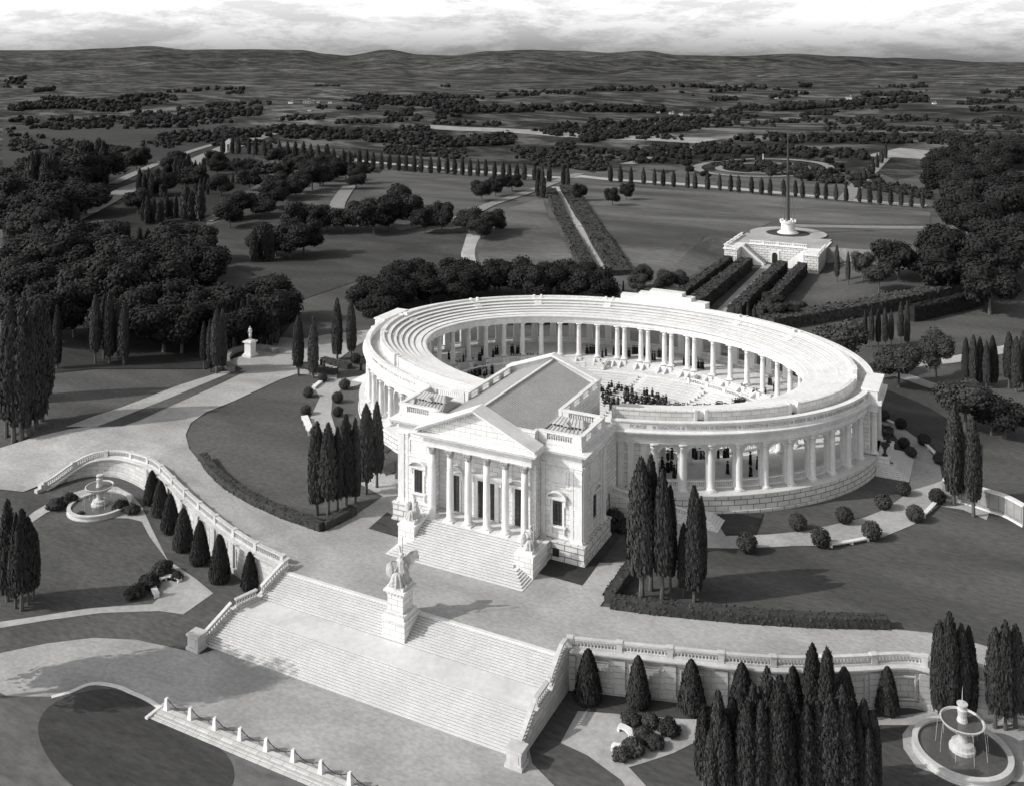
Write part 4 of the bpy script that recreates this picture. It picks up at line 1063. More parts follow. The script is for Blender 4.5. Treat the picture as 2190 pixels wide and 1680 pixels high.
# entrance pavilions at both ends of the long axis
for s in (1, -1):
    th = 0 if s > 0 else pi; X = CU+s*A0
    m = MB(); m.box(*sorted((X-s*.6, X+s*1.3)), CV-3.9, CV+3.9, -.1, 2.42); m.box(*sorted((X+s*1.3, X+s*3.0)), CV-3.4, CV-2.2, -.1, 2.1); m.box(*sorted((X+s*1.3, X+s*3.0)), CV+2.2, CV+3.4, -.1, 2.1); P('entrance_base', ASHLAR, m)
    m = MB(); m.box(*sorted((X+s*1.2, X+s*3.1)), CV-3.5, CV-2.1, 2.1, 2.3); m.box(*sorted((X+s*1.2, X+s*3.1)), CV+2.1, CV+3.5, 2.1, 2.3); P('entrance_cap', STONE, m)
    m = MB(); m.box(*sorted((X-s*1.2, X+s*.35)), CV-3.7, CV-2.5, 2.42, 8.8); m.box(*sorted((X-s*1.2, X+s*.35)), CV+2.5, CV+3.7, 2.42, 8.8); P('entrance_pier', ASHLAR, m)
    m = MB(); m.box(*sorted((X-s*1.2, X+s*1.35)), CV-3.9, CV+3.9, 8.79, 9.97); m.box(*sorted((X-s*1.0, X+s*2.0)), CV-4.4, CV+4.4, 9.99, 10.5); m.box(*sorted((X-s*.8, X+s*1.4)), CV-3.9, CV+3.9, 10.5, 11.85); m.box(*sorted((X-s*.9, X+s*1.6)), CV-4.05, CV+4.05, 11.85, 12.1); P('entrance_attic', STONE, m)
    for y in (CV-3.0, CV+3.0): colput('outer_column', (X+s*.85, y, 2.42), 0, src)
    m = MB()
    for k in range(15):
        z = 2.3-k*.153
        x0 = X+s*1.3+s*k*.3
        if k < 8: m.box(*sorted((X+s*1.25, x0+s*.3)), CV-2.2, CV+2.2, -.1, z)
        else: hw = 2.6+(k-8)*.3; m.box(*sorted((X+s*(1.25 if k < 99 else 0), x0+s*.3)), CV-hw-.9, CV+hw+.9, -.1, z-.004*k)
    P('entrance_steps', STEP, m)
# names on the attic band
def text_mesh(txt, size):
    cu = bpy.data.curves.new('t', 'FONT'); cu.body = txt; cu.size = size; cu.align_x = 'CENTER'; cu.align_y = 'CENTER'; cu.extrude = .02; cu.offset = .004
    o = bpy.data.objects.new('t', cu); COL.objects.link(o); bpy.context.view_layer.update(); dg = bpy.context.evaluated_depsgraph_get()
    me = bpy.data.meshes.new_from_object(o.evaluated_get(dg)); bpy.data.objects.remove(o); return me
def put_text(txt, th, size=.72, z=11.0, par=AM):
    me = text_mesh(txt, size); w = max(v.co.x for v in me.vertices)-min(v.co.x for v in me.vertices); k = min(1.0, 3.0/w)
    me.materials.clear(); me.materials.append(LETTER)
    (x, y), (nx, ny) = E(th, -.385)
    tx, ty = -ny, nx
    rad = 40.0
    for v in me.vertices:
        lx, ly, lz = v.co.x*k, v.co.y, v.co.z; v.co = (lx, ly, lz-lx*lx/(2*rad))
    o = bpy.data.objects.new('inscription', me); COL.objects.link(o)
    R_ = Matrix(((tx, 0, nx), (ty, 0, ny), (0, 1, 0))).to_4x4(); R_.translation = Vector((x, y, z))-Vector(AM['_o'])
    o.parent = AM; o.matrix_basis = R_; o['label'] = 'cut capital letters reading '+txt; return o
names = ['SARATOGA', 'YORKTOWN', 'BRANDYWINE', 'LEXINGTON', 'CONCORD', 'BUNKER HILL', 'LONG ISLAND', 'PRINCETON', 'LAKE ERIE', 'FORT']
def band(ths, names):
    for i, nme in enumerate(names):
        th = (ths[i]+ths[i+1])/2; o = put_text(nme, th)
rs = None
band(oth[0:], names)
put_text('FORGE', C0-(oth[1]-oth[0])*.55)
lm = ['CHAPULTEPEC', 'MANILA BAY', 'SAN JUAN', 'SANTIAGO']; q = oth[-6:-1] if False else oth[-(len(lm)+2):-1]
band(q, lm)
def rosette(th):
    global rs
    (x, y), (nx, ny) = E(th, -.37); an = math.atan2(ny, nx)-pi/2
    if rs is None:
        m = MB(); n = 8
        for k in range(n):
            a = 2*pi*k/n; m.obox((.17*cos(a), 0), .055, .03, .17*sin(a)-.06, .17*sin(a)+.06)
        m.obox((0, 0), .05, .045, -.05, .05); rs = first('rosette', m, LETTER, (x, y, 11.0), an, False)
    else: colput('rosette', (x, y, 11.0), an, rs)
for th in list(oth[0:11])+list(oth[-7:-1]): rosette(th)
# side stair against the podium with its raking balustrade
ST = thing('garden_stair', (15, 19, 0), 'white stair with raking balustrade descending beside the podium behind the tall poplars', 'staircase')
pts = []
for k in range(13):
    a = th_u(10.8+k*.85); (x, y), (nx, ny) = E(a, -3.1); pts.append((x, y, 3.0-2.9*k/12))
f_ = frames(pts); m = MB()
for (a, n1), (b, n2) in zip(f_, f_[1:]):
    s1 = 1 if n1[1] < 0 else -1
    m.hexa([(a[0], a[1]), (b[0], b[1]), (b[0]-s1*n2[0]*1.6, b[1]-s1*n2[1]*1.6), (a[0]-s1*n1[0]*1.6, a[1]-s1*n1[1]*1.6)], -.1, [a[2]-.2, a[2]-.2, a[2]-.2, a[2]-.2])
m.build('steps', STEP, ST)
m = MB()
for (a, n1), (b, n2) in zip(f_, f_[1:]):
    s1 = 1 if n1[1] < 0 else -1
    m.hexa([(a[0], a[1]), (b[0], b[1]), (b[0]+s1*n2[0]*.3, b[1]+s1*n2[1]*.3), (a[0]+s1*n1[0]*.3, a[1]+s1*n1[1]*.3)], -.1, [a[2], b[2], b[2], a[2]])
m.build('string_wall', ASHLAR, ST); balustrade(ST, pts, .95, 3.4)
m = MB()
for k in range(5): m.box(20.0-.0+.35*k*0, 25.6-.35*k, 17.2+.3*k, 20.8, -.1, .16*(k+1))
m.build('lower_steps', STEP, ST)
# ================================================================== vegetation
def proj(u, v, z):
    Y = depth(u, v); X = (u-CAM.x)*UX+(v-CAM.y)*VX
    return (CX+X*FP/Y, HY+(CAM.z-z)*FP/Y) if Y > 1 else (-9999, -9999)
def leafq(m, p, n, w, h, vert):
    """one leaf clump: a bent quad facing n"""
    n = n.normalized() if n.length > 1e-6 else Vector((0, 0, 1))
    up = Vector((0, 0, 1)) if vert else Vector((rnd.uniform(-1, 1), rnd.uniform(-1, 1), rnd.uniform(-1, 1)))
    a = n.cross(up); a = a.normalized() if a.length > 1e-3 else Vector((1, 0, 0)); b = a.cross(n)
    a = a*w/2; b = b*h/2; k = n*(w*.12)
    m.mesh([p-a-b, p+a*rnd.uniform(.6, 1)-b*.8, p+a*.7+b, p-a*.8+b*rnd.uniform(.7, 1.1), p+k], [(0, 1, 4), (1, 2, 4), (2, 3, 4), (3, 0, 4)])
def lobe(m, c, r, n, s, vert=False, flat=0.0):
    c = Vector(c); r = Vector(r)
    i0 = len(m.v); N_ = 8; K = 5                         # dark inner body
    for k in range(1, K):
        ph = pi*k/K
        for j in range(N_):
            a = 2*pi*(j+.5*(k % 2))/N_; q = .80*rnd.uniform(.82, 1.08)
            m.v.append((c.x+r.x*q*sin(ph)*cos(a), c.y+r.y*q*sin(ph)*sin(a), c.z-r.z*q*cos(ph)))
    for k in range(K-2):
        for j in range(N_):
            j2 = (j+1) % N_; m.f.append([i0+k*N_+j, i0+k*N_+j2, i0+(k+1)*N_+j2, i0+(k+1)*N_+j]); m.uv.append(None); m.m.append(0)
    m.f.append([i0+j for j in reversed(range(N_))]); m.uv.append(None); m.m.append(0)
    m.f.append([i0+(K-2)*N_+j for j in range(N_)]); m.uv.append(None); m.m.append(0)
    for _ in range(n):
        d = Vector((rnd.gauss(0, 1), rnd.gauss(0, 1), rnd.gauss(0, 1))).normalized(); q = rnd.uniform(.74, 1.08)
        p = c+Vector((d.x*r.x, d.y*r.y, d.z*r.z))*q
        nn = Vector((d.x/r.x, d.y/r.y, d.z/r.z)).normalized()+Vector((rnd.uniform(-.6, .6), rnd.uniform(-.6, .6), rnd.uniform(-.4, .6)))
        k = rnd.uniform(.6, 1.35); leafq(m, p, nn, s[0]*k, s[1]*k, vert)
def spindle_prof(t, kind):
    if kind == 'poplar': return (max(0, sin(pi*min(1, t*.88+.12)**.85)))**.55
    return max(0, (1-t))**.5*min(1, .7+t*4)             # cone
def mk_spindle(name, cat, H, R, kind, n, mat, base, stems=3, leaf=(.26, .8)):
    def f():
        t = thing(name, (0, 0, 0), 'x', cat); m = MB()
        tops = [(0, 0, 1.0)]+[(R*.42*cos(2.3*k+.5)*rnd.uniform(.7, 1.1), R*.42*sin(2.3*k+.5)*rnd.uniform(.7, 1.1), rnd.uniform(.78, .96)) for k in range(stems)]
        for i, (ox, oy, ht) in enumerate(tops):
            hh = H*ht-base; rr = R*(.78 if stems else 1.0)*(1 if i == 0 else .72)
            prof = [(max(.04, rr*.78*spindle_prof(k/10, kind)*rnd.uniform(.9, 1.08)), base+hh*k/10*.97) for k in range(11)]
            m.lathe((ox, oy, 0), prof, 8, ph=rnd.random())
            nn = int(n*(.45 if i == 0 else .55/max(1, stems))) if stems else n
            for _ in range(nn):
                q = rnd.random()**.9; a = rnd.uniform(0, 2*pi); r_ = rr*spindle_prof(q, kind)*rnd.uniform(.72, 1.2)+.03
                p = Vector((ox+r_*cos(a), oy+r_*sin(a), base+hh*q+rnd.uniform(-.25, .25)))
                d = Vector((cos(a), sin(a), -.1))+Vector((rnd.uniform(-.6, .6), rnd.uniform(-.6, .6), rnd.uniform(-.35, .35)))
                k = rnd.uniform(.6, 1.3)*(1-.45*q); leafq(m, p, d, leaf[0]*k*1.2, leaf[1]*k, True)
        m.build('crown', mat, t, fix=False)
        m = MB(); m.tube([(0, 0, -.3), (.03, 0, base*.5), (0, .03, base*1.3), (0, 0, H*.5)], [H*.018+.06, H*.014+.04, H*.011+.03, .03], 7)
        for k in range(4):
            a = 1.7*k; m.tube([(0, 0, base*.8), (R*.35*cos(a), R*.35*sin(a), base*1.5+.4)], [.07, .03], 5)
        m.build('trunk', BARK, t, fix=False); return t
    return f
def mk_round(name, cat, R, H, n, mat, lobes=9, leaf=.55, tr=.2):
    def f():
        t = thing(name, (0, 0, 0), 'x', cat); m = MB(); zc = H-R*.85; tips = []
        for k in range(lobes):
            if k == 0: c = Vector((0, 0, zc))
            else:
                a = k*2.4+rnd.uniform(-.4, .4); q = R*rnd.uniform(.35, .62); c = Vector((q*cos(a), q*sin(a), zc+rnd.uniform(-.42, .5)*R))
            r = R*rnd.uniform(.38, .55)*(1.25 if k == 0 else 1); tips.append(c)
            lobe(m, c, (r, r, r*rnd.uniform(.75, .95)), n//lobes, (leaf, leaf*.85))
        m.build('crown', mat, t, fix=False)
        m = MB(); m.tube([(0, 0, -.4), (.05, .05, H*.2), (0, 0, H*.42), (0, 0, zc)], [H*tr*.16, H*tr*.11, H*tr*.085, .08], 7)
        for c in tips[1:6]: m.tube([(0, 0, H*.3), tuple(c*.5+Vector((0, 0, H*.12))), tuple(c)], [.14, .1, .05], 5)
        m.build('trunk', BARK, t, fix=False); return t
    return f
def mk_ball(name, cat, n, mat, lob=False):
    def f():
        m = MB()
        lobe(m, (0, 0, .95), (1, 1, .95), n, (.15, .15))
        if lob:
            for k in range(5): a = k*1.3; lobe(m, (.9*cos(a), .7*sin(a), rnd.uniform(.5, .9)), (.7, .7, .6), n//3, (.26, .24))
        o = m.build(name, mat, fix=False); o['category'] = cat; return o
    return f
POP = Proto([mk_spindle('poplar_tree', 'poplar', 10, .95, 'poplar', 5600, LEAFD, 1.1+.25*k, 3+k % 3, (.17, .5)) for k in range(6)])
CYP = Proto([mk_spindle('cypress_tree', 'cypress', 10, 2.5, 'cone', 5200, LEAFP, .25, 0, (.30, .8)) for k in range(3)])
POPF = Proto([mk_spindle('poplar_tree', 'poplar', 10, 1.15, 'poplar', 700, LEAFP, .8, 2, (.34, 1.0)) for k in range(3)])
RND = Proto([mk_round('broadleaf_tree', 'tree', 4.6, 10, 5200, LEAFR, 10+k, .38) for k in range(4)])
RNDW = Proto([mk_round('broadleaf_tree', 'tree', 5.2, 10.5, 3600, LEAFW, 9+k, .5) for k in range(4)])
BALL = Proto([mk_ball('clipped_bush', 'bush', 1500, LEAFR) for k in range(3)])
SHR = Proto([mk_ball('leafy_shrub', 'shrub', 520, LEAFR, True) for k in range(3)])
VIS = []
def tree(proto, px, by, ty, label, group, zf=h_up, wf=1.0, natural=10.0, k=None):
    p = gp(px, by, zf); H = zat(p.x, p.y, ty)-p.z; s = H/natural
    wf *= rnd.uniform(.9, 1.1)*(.78 if proto is POP else 1); return proto.put(p, rnd.uniform(0, 6.28), (s*wf, s*wf, s), label, group, k)
pl = lambda L, *a, **kw: [tree(POP, x, b, t, *a, **kw) for x, b, t in L]
names_pos = ['leftmost', 'second', 'third', 'fourth', 'fifth', 'sixth', 'seventh', 'last']
def row(proto, L, label, group, **kw):
    for i, q in enumerate(L):
        lab = label % names_pos[min(i, 7) if i < len(L)-1 else 7]
        tree(proto, q[0], q[1], q[2], lab, group, **({**kw, **({'wf': q[3]} if len(q) > 3 else {})}))
row(POP, [(1372, 1278, 984, 1.35), (1392, 1262, 978, 1.0), (1416, 1282, 1010, 1.25), (1434, 1262, 1043, 1.0), (1462, 1274, 1121, 1.2), (1485, 1286, 1043, 1.15), (1500, 1268, 1066, .9)], '%s tall poplar of the clump on the lawn right of the temple', 'poplars right of the temple')
row(POP, [(678, 1100, 905, 1.3), (702, 1106, 908, 1.3), (722, 1098, 916, 1.0), (740, 1080, 890, 1.25), (760, 1074, 897, 1.0), (783, 1056, 868, 1.2), (806, 1042, 862, 1.1)], '%s tall dark poplar of the group by the left corner of the temple', 'poplars left of the temple')
row(POP, [(638, 803, 676, 1.25), (670, 808, 680, 1.25), (721, 768, 640, 1.25), (751, 772, 644, 1.25)], '%s slender poplar with bare trunk foot between the drive and the amphitheatre', 'four poplars by the drive')
row(CYP, [(325, 1076, 1007), (343, 1100, 1029), (364, 1136, 1057), (392, 1174, 1088), (427, 1203, 1115), (470, 1241, 1145), (534, 1258, 1181)], '%s conical cypress in front of the left retaining wall', 'cypresses along the left wall', zf=-4.0, wf=.92)
row(CYP, [(1258, 1497, 1390), (1365, 1507, 1404), (1479, 1518, 1412), (1587, 1523, 1419), (1696, 1525, 1426), (1806, 1530, 1428), (1898, 1522, 1427)], '%s broad conical cypress in front of the right retaining wall', 'cypresses along the right wall', zf=-4.0, wf=.95)
row(POP, [(1505, 1700, 1512, 1.5), (1536, 1706, 1479, 1.4), (1567, 1690, 1493, 1.5), (1588, 1712, 1520, 1.4), (1611, 1700, 1464, 1.4), (1641, 1694, 1431, 1.3), (1668, 1720, 1450, 1.5)], '%s dark poplar of the dense clump cut by the bottom edge', 'foreground poplars left half', zf=-4.0)
row(POP, [(1690, 1700, 1500, 1.4), (1738, 1548, 1378, 1.5), (1769, 1590, 1387, 1.4), (1800, 1715, 1470, 1.5), (1822, 1700, 1500, 1.4), (1848, 1700, 1497, 1.4), (1868, 1705, 1522, 1.4)], '%s dark poplar in the clump between the bottom edge and the right fountain', 'foreground poplars right half', zf=-4.0)
row(POP, [(1520, 1712, 1560, 1.5), (1552, 1716, 1540, 1.5), (1598, 1720, 1500, 1.5), (1628, 1722, 1500, 1.5), (1655, 1716, 1490, 1.5), (1684, 1722, 1540, 1.5), (1706, 1712, 1530, 1.5), (1725, 1722, 1500, 1.5)], '%s lower dark poplar filling the foreground clump at the bottom edge', 'lower poplars in the foreground clump', zf=-4.0)
row(POP, [(1750, 1716, 1500, 1.6), (1776, 1722, 1490, 1.6), (1790, 1712, 1530, 1.5), (1812, 1722, 1520, 1.5), (1836, 1716, 1540, 1.5), (1858, 1722, 1560, 1.5)], '%s lower dark poplar beside the bottom edge left of the right fountain', 'lower poplars near the right fountain', zf=-4.0)
RND.put((-36.8, -44.2, -4), 1.0, (1.15, 1.15, 2.25), 'spreading tree beside the forecourt whose shadow lies across the paving', None)
row(POP, [(2010, 1538, 1330, 1.3), (2031, 1542, 1312, 1.25), (2056, 1540, 1338, 1.3), (2072, 1536, 1342, 1.15)], '%s poplar of the clump in front of the far end of the right wall', 'poplars by the right fountain', zf=-4.0)
row(POP, [(2128, 1556, 1345, 1.35), (2150, 1560, 1330, 1.25), (2172, 1556, 1338, 1.25)], '%s poplar at the right edge above the fountain', 'poplars at the right edge', zf=-4.0)
row(POP, [(16, 1285, 1072, 1.2), (34, 1300, 1100, 1.2), (47, 1305, 1092, 1.25), (60, 1292, 1108, 1.2), (72, 1280, 1130, 1.2)], '%s tall poplar at the left edge beside the lower garden', 'poplars at the lower left edge', zf=-4.0)
row(POP, [(14, 935, 705, 1.3), (30, 945, 690, 1.3), (46, 940, 678, 1.3), (62, 930, 668, 1.3), (78, 915, 650, 1.3), (90, 900, 640, 1.3), (20, 860, 650, 1.3), (50, 850, 640, 1.3)], '%s very tall poplar in the dark clump at the left edge of the upper lawn', 'tall poplars at the left edge')
row(POP, [(122, 789, 655), (204, 778, 632, 1.2), (222, 770, 636), (234, 777, 630, 1.2), (252, 773, 645), (265, 781, 650, 1.2)], '%s poplar standing before the wood on the left lawn', 'poplars before the left wood')
row(POP, [(436, 790, 690), (450, 795, 684, 1.2), (463, 800, 665, 1.3), (476, 792, 662, 1.2)], '%s poplar left of the standing statue', 'poplars left of the statue')
row(POP, [(492, 742, 655, 1.2), (505, 740, 648, 1.2), (518, 739, 640, 1.2), (531, 738, 636, 1.2), (545, 737, 640, 1.2), (558, 737, 645, 1.2), (571, 738, 648, 1.2), (583, 740, 652, 1.2), (592, 740, 658, 1.1)], '%s poplar in the close row behind the standing statue', 'poplar row behind the statue')
row(POP, [(2040, 1080, 870, 1.35), (2082, 1104, 902, 1.3)], '%s tall poplar in front of the curved terrace wall at right', 'two poplars by the terrace wall')
row(POP, [(2066, 822, 724, 1.3), (2082, 826, 718, 1.3), (2096, 824, 722, 1.3), (2110, 830, 730, 1.2), (2123, 826, 720, 1.3)], '%s poplar of the dark clump right of the garden trees', 'poplars in the right garden')
row(POP, [(2158, 830, 712, 1.3), (2174, 838, 722, 1.3), (2188, 832, 710, 1.3)], '%s dark poplar at the right edge of the garden', 'poplars at the right garden edge')
row(POP, [(1850, 742, 664), (1864, 746, 660), (1878, 744, 662), (1893, 748, 660), (1906, 742, 664), (1926, 735, 648), (1940, 738, 645)], '%s poplar behind the round trees at right of the amphitheatre', 'poplars right of the amphitheatre')
row(POP, [(1790, 604, 525), (1814, 609, 540)], '%s thin poplar on the lawn right of the flagpole terrace', 'thin poplars by the fort')
row(POP, [(1295, 630, 600), (1308, 632, 598), (1320, 632, 602), (1333, 630, 600)], '%s small cypress at the foot of the straight alley', 'cypresses at the alley foot')
row(POP, [(1570, 690, 655), (1585, 696, 650), (1600, 700, 646), (1614, 704, 652)], '%s small cypress at the near end of the hedge rows', 'cypresses by the hedge rows')
# avenue of poplars
i = 0
for x in list(range(478, 1180, 17)):
    y = 322+(x-478)*.078+rnd.uniform(-2, 2)+(8 if x > 700 else 0)
    tree(POPF, x+rnd.uniform(-3, 3), y+6, y-31, 'small dark poplar of the long avenue left of the alley crossing', 'avenue poplars left of the crossing', wf=1.35); i += 1
for x in list(range(1306, 1985, 23)):
    y = 386+(x-1306)*.083
    tree(POPF, x+rnd.uniform(-4, 4), y+4, y-33, 'small dark poplar of the long avenue right of the alley crossing', 'avenue poplars right of the crossing', wf=1.3)
for x, b, t in [(1152, 422, 360), (1161, 424, 363), (1150, 416, 372), (1205, 398, 352), (1214, 400, 358)]:
    tree(POPF, x, b, t, 'taller dark poplar in the pair of clumps where the alley meets the avenue', 'poplars at the alley crossing', wf=1.2)
for k in range(7):
    tree(POPF, 1840+k*9, 400-k*10, 368-k*10, 'poplar lining the far straight avenue at right', 'poplars on the eastern avenue', wf=1.3)
for (x0, b, t, n) in [(378, 393, 336, 8), (300, 418, 358, 7), (306, 480, 420, 6), (350, 470, 415, 4), (395, 470, 395, 5), (482, 394, 368, 7), (430, 412, 380, 3), (115, 505, 455, 3), (150, 500, 440, 3), (100, 540, 480, 12), (200, 540, 478, 10), (300, 545, 490, 9), (60, 440, 330, 8), (165, 400, 300, 8), (545, 556, 480, 5)]:
    for k in range(n):
        tree(POPF, x0+k*8+rnd.uniform(-2, 2), b+rnd.uniform(-6, 6), t+rnd.uniform(-6, 14), 'dark spire-like poplar among the woods on the far left slope', 'poplars in the left woods', wf=1.2)
# individual round trees
def rt(x, b, t, label, proto=RND, wf=1.0, zf=h_up): return tree(proto, x, b, t, label, 'round trees', wf=wf, zf=zf)
rt(1795, 800, 684, 'big round tree close to the right rear of the amphitheatre', wf=1.05)
rt(1922, 828, 722, 'round tree with short trunk beside the right drive'); rt(2002, 806, 708, 'round tree right of the drive fork', wf=.95)
rt(2064, 920, 808, 'wide tree behind the pair of tall poplars at right', wf=1.25); rt(2150, 935, 838, 'dark tree at the right edge beyond the tall poplars', RNDW, 1.1)
rt(2120, 930, 855, 'lower dark tree between the wide tree and the right edge', RNDW, 1.1); rt(1845, 600, 535, 'loose tree on the lawn right of the fort'); rt(1880, 625, 560, 'small tree in front of the right wood')
for k, (x, b, t, w_) in enumerate([(735, 498, 440, 1.2), (770, 495, 425, 1.2), (800, 500, 430, 1.2), (830, 492, 420, 1.1), (880, 486, 415, .9), (908, 500, 440, .9), (945, 498, 432, .9), (860, 470, 395, 1), (1000, 500, 440, 1), (1028, 512, 455, 1.1), (1060, 500, 450, 1), (560, 545, 478, 1), (590, 550, 490, 1), (620, 552, 480, 1.2), (650, 545, 470, 1.2),
                                 (680, 500, 440, 1.1), (700, 495, 440, 1), (640, 500, 430, 1.1), (1240, 430, 392, .9), (1310, 440, 400, .9), (1340, 428, 390, 1), (1030, 430, 385, 1.1), (1060, 420, 375, 1.1), (1095, 410, 370, 1.1)]):
    rt(x, b, t, 'dark park tree on the open lawns behind the amphitheatre', RNDW, w_)['group'] = 'park trees on the far lawns'
# woods sampled on the ground, one tree each
def wood(poly, step, label, group, proto=RNDW, hs=(.9, 1.3), wf=1.0, lim=999):
    c = [gp(x, y) for x, y in poly]; x0, x1 = min(p.x for p in c), max(p.x for p in c); y0, y1 = min(p.y for p in c), max(p.y for p in c); out = 0; x = x0
    cand = []
    while x < x1:
        y = y0
        while y < y1:
            p = (x+rnd.uniform(-.4, .4)*step, y+rnd.uniform(-.4, .4)*step)
            if inside(proj(p[0], p[1], h_up(*p)), poly): cand.append(p)
            y += step
        x += step
    cand.sort(key=lambda p: depth(*p))
    for p in cand[:lim]:
        s = rnd.uniform(*hs); proto.put((p[0], p[1], h_up(*p)), rnd.uniform(0, 6.28), (s*wf, s*wf, s*rnd.uniform(.85, 1.1)), label, group); out += 1
    return out
n = 0
n += wood([(770, 700), (790, 655), (860, 625), (960, 618), (1100, 618), (1200, 622), (1300, 628), (1300, 650), (1100, 645), (1000, 648), (880, 668), (810, 705)], 5.0, 'dense round tree in the belt close behind the amphitheatre', 'tree belt behind the amphitheatre', RNDW, (.76, .9), 1.15)
n += wood([(1345, 612), (1395, 604), (1450, 612), (1462, 628), (1345, 635)], 6, 'round tree of the small clump right of the alley foot', 'trees by the alley foot', RND, (.55, .7), 1.1)
n += wood([(1600, 668), (1740, 668), (1720, 700), (1640, 700)], 6, 'bushy tree at the near end of the hedge rows', 'trees by the hedge rows', RND, (.4, .5), 1.2)
n += wood([(10, 720), (200, 715), (380, 705), (520, 690), (640, 668), (660, 690), (600, 720), (590, 735), (440, 760), (320, 762), (200, 752), (10, 760)], 7.5, 'tree of the dense wood along the upper left lawn', 'wood along the left lawn', RNDW, (.95, 1.2), 1.05)
n += wood([(10, 600), (110, 560), (300, 560), (440, 540), (470, 600), (460, 660), (400, 690), (10, 705)], 11, 'tree of the broad dark wood on the left slope', 'dark wood on the left slope', RNDW, (1.0, 1.35), 1.15)
n += wood([(10, 400), (110, 380), (190, 380), (260, 400), (250, 450), (200, 470), (10, 560)], 17, 'tree of the remote dark wood at the far left', 'remote wood at far left', RNDW, (1.3, 1.8), 1.2, 60)
n += wood([(440, 470), (520, 440), (600, 415), (640, 400), (700, 395), (640, 430), (600, 450), (500, 500), (450, 540)], 12, 'tree beside the winding road on the left slope', 'trees by the winding road', RNDW, (.8, 1.1), 1.1, 40)
n += wood([(590, 375), (700, 365), (790, 370), (800, 395), (760, 420), (640, 395)], 15, 'tree in front of the poplar avenue', 'trees before the avenue', RNDW, (.8, 1.1), 1.1, 30)
n += wood([(2010, 360), (2190, 340), (2190, 720), (2110, 700), (2060, 640), (1960, 640), (1900, 615), (1960, 560), (2060, 520), (2000, 470)], 13, 'tree of the large dark wood down the right side', 'right hand wood', RNDW, (1.05, 1.5), 1.15, 75)
n += wood([(250, 330), (430, 300), (560, 330), (640, 360), (600, 400), (440, 460), (300, 500), (250, 470)], 26, 'lone dark tree on the rough slope at left', 'scattered trees on the left slope', RNDW, (.8, 1.1), 1.1, 17)
# far woods as masses
def far_wood(name, bands, n, size):
    m = MB(); pts = []
    for _ in range(n):
        (xa, ya, xb, yb, th) = rnd.choice(bands); t = rnd.random(); px, py = xa+(xb-xa)*t, ya+(yb-ya)*t+rnd.uniform(-th, th)
        p = gp(px, py); pts.append(p); s = size*rnd.uniform(.6, 1.3)*max(.6, depth(p.x, p.y)/900)
        lobe(m, (p.x, p.y, p.z+s*.55), (s, s, s*.8), 5, (s*.8, s*.6))
    return tag(m.build(name, LEAFF, fix=False, origin=pts[0]), 'far-off dark belts of woodland on the plain', 'far woods', None, 'stuff')
far_wood('far_wood', [(20, 235, 300, 215, 5), (280, 262, 560, 240, 8), (10, 270, 420, 262, 12), (760, 215, 1020, 228, 8), (930, 240, 1400, 232, 5), (1180, 280, 1560, 262, 10), (1240, 300, 1500, 270, 8), (600, 285, 900, 300, 12), (900, 310, 1100, 300, 10),
                      (1560, 300, 2050, 300, 8), (1650, 235, 1980, 215, 4), (1280, 225, 1420, 240, 6), (340, 300, 600, 285, 9), (1100, 330, 1480, 345, 10), (1350, 330, 1560, 320, 9), (1500, 320, 1860, 335, 8)], 2600, 3.6)
far_wood('far_wood', [(1700, 370, 1890, 395, 16), (1870, 400, 1990, 420, 8), (1130, 345, 1300, 360, 9), (820, 320, 1000, 335, 9), (560, 330, 760, 345, 10), (1500, 345, 1760, 372, 12), (640, 355, 800, 365, 9), (470, 350, 620, 370, 12), (20, 300, 260, 330, 14), (1620, 345, 1650, 375, 8), (2000, 300, 2180, 290, 25)], 1400, 2.7)
bands = []
for k in range(95):
    y = 178+(rnd.random()**1.2)*150; x = rnd.uniform(0, 2190); l = rnd.uniform(25, 170); bands.append((x, y, x+l, y+rnd.uniform(-6, 6), (y-150)*.035))
far_wood('far_wood', bands, 2300, 2.6)
for k in range(26):
    a = 2*pi*k/26; x, y = 1632+(165+rnd.uniform(-6, 6))*cos(a), 362+26*sin(a)
    if y < 384 and k % 2 == 0: tree(RNDW, x, y+4, y-14, 'small dark tree of the ring planted round the far oval drive', 'trees round the oval drive', wf=1.3)
# round clipped bushes
lab = 'round clipped bush %s'
B1 = [(1890, 889, 12, 'farthest up the right path by the pavilion'), (1926, 906, 12, 'beyond the right path, upper one'), (1900, 921, 11, 'behind the bronze urns'), (1933, 947, 12, 'left of the right path bend'), (1948, 967, 12, 'at the top of the right entrance steps'), (1976, 940, 13, 'right of the path bend'), (2009, 980, 13, 'by the end of the terrace wall'),
      (1932, 1045, 15, 'at the foot of the right entrance steps'), (1889, 1073, 17, 'on the lawn edge under the right podium'), (1806, 1102, 18, 'middle of the three on the podium lawn'), (1706, 1117, 18, 'leftmost on the podium lawn'), (1755, 1150, 20, 'left of the long white bench'), (1864, 1135, 20, 'right end of the long white bench'), (1957, 1098, 18, 'left of the slanting bench'), (2005, 1062, 17, 'right of the slanting bench'), (1598, 1161, 21, 'nearest to the tall poplars')]
B2 = [(659, 839, 11, 'left of the small bench by the left path'), (690, 808, 10, 'at the top of the left garden path'), (737, 822, 12, 'beside the left pavilion steps'), (722, 850, 12, 'right of the left path, upper'), (654, 877, 11, 'left of the left path, lower'), (723, 880, 11, 'right of the left path, lower'), (674, 921, 11, 'at the end of the thick stone bench'), (739, 913, 12, 'behind the temple poplars'), (760, 767, 11, 'behind the fourth slender poplar')]
for x, y, r, l in B1+B2:
    p = gp(x, y+r*.85); R_ = r*depth(p.x, p.y)/FP
    BALL.put(p, rnd.uniform(0, 6), (R_, R_, R_*.98), lab % l, 'round clipped bushes')
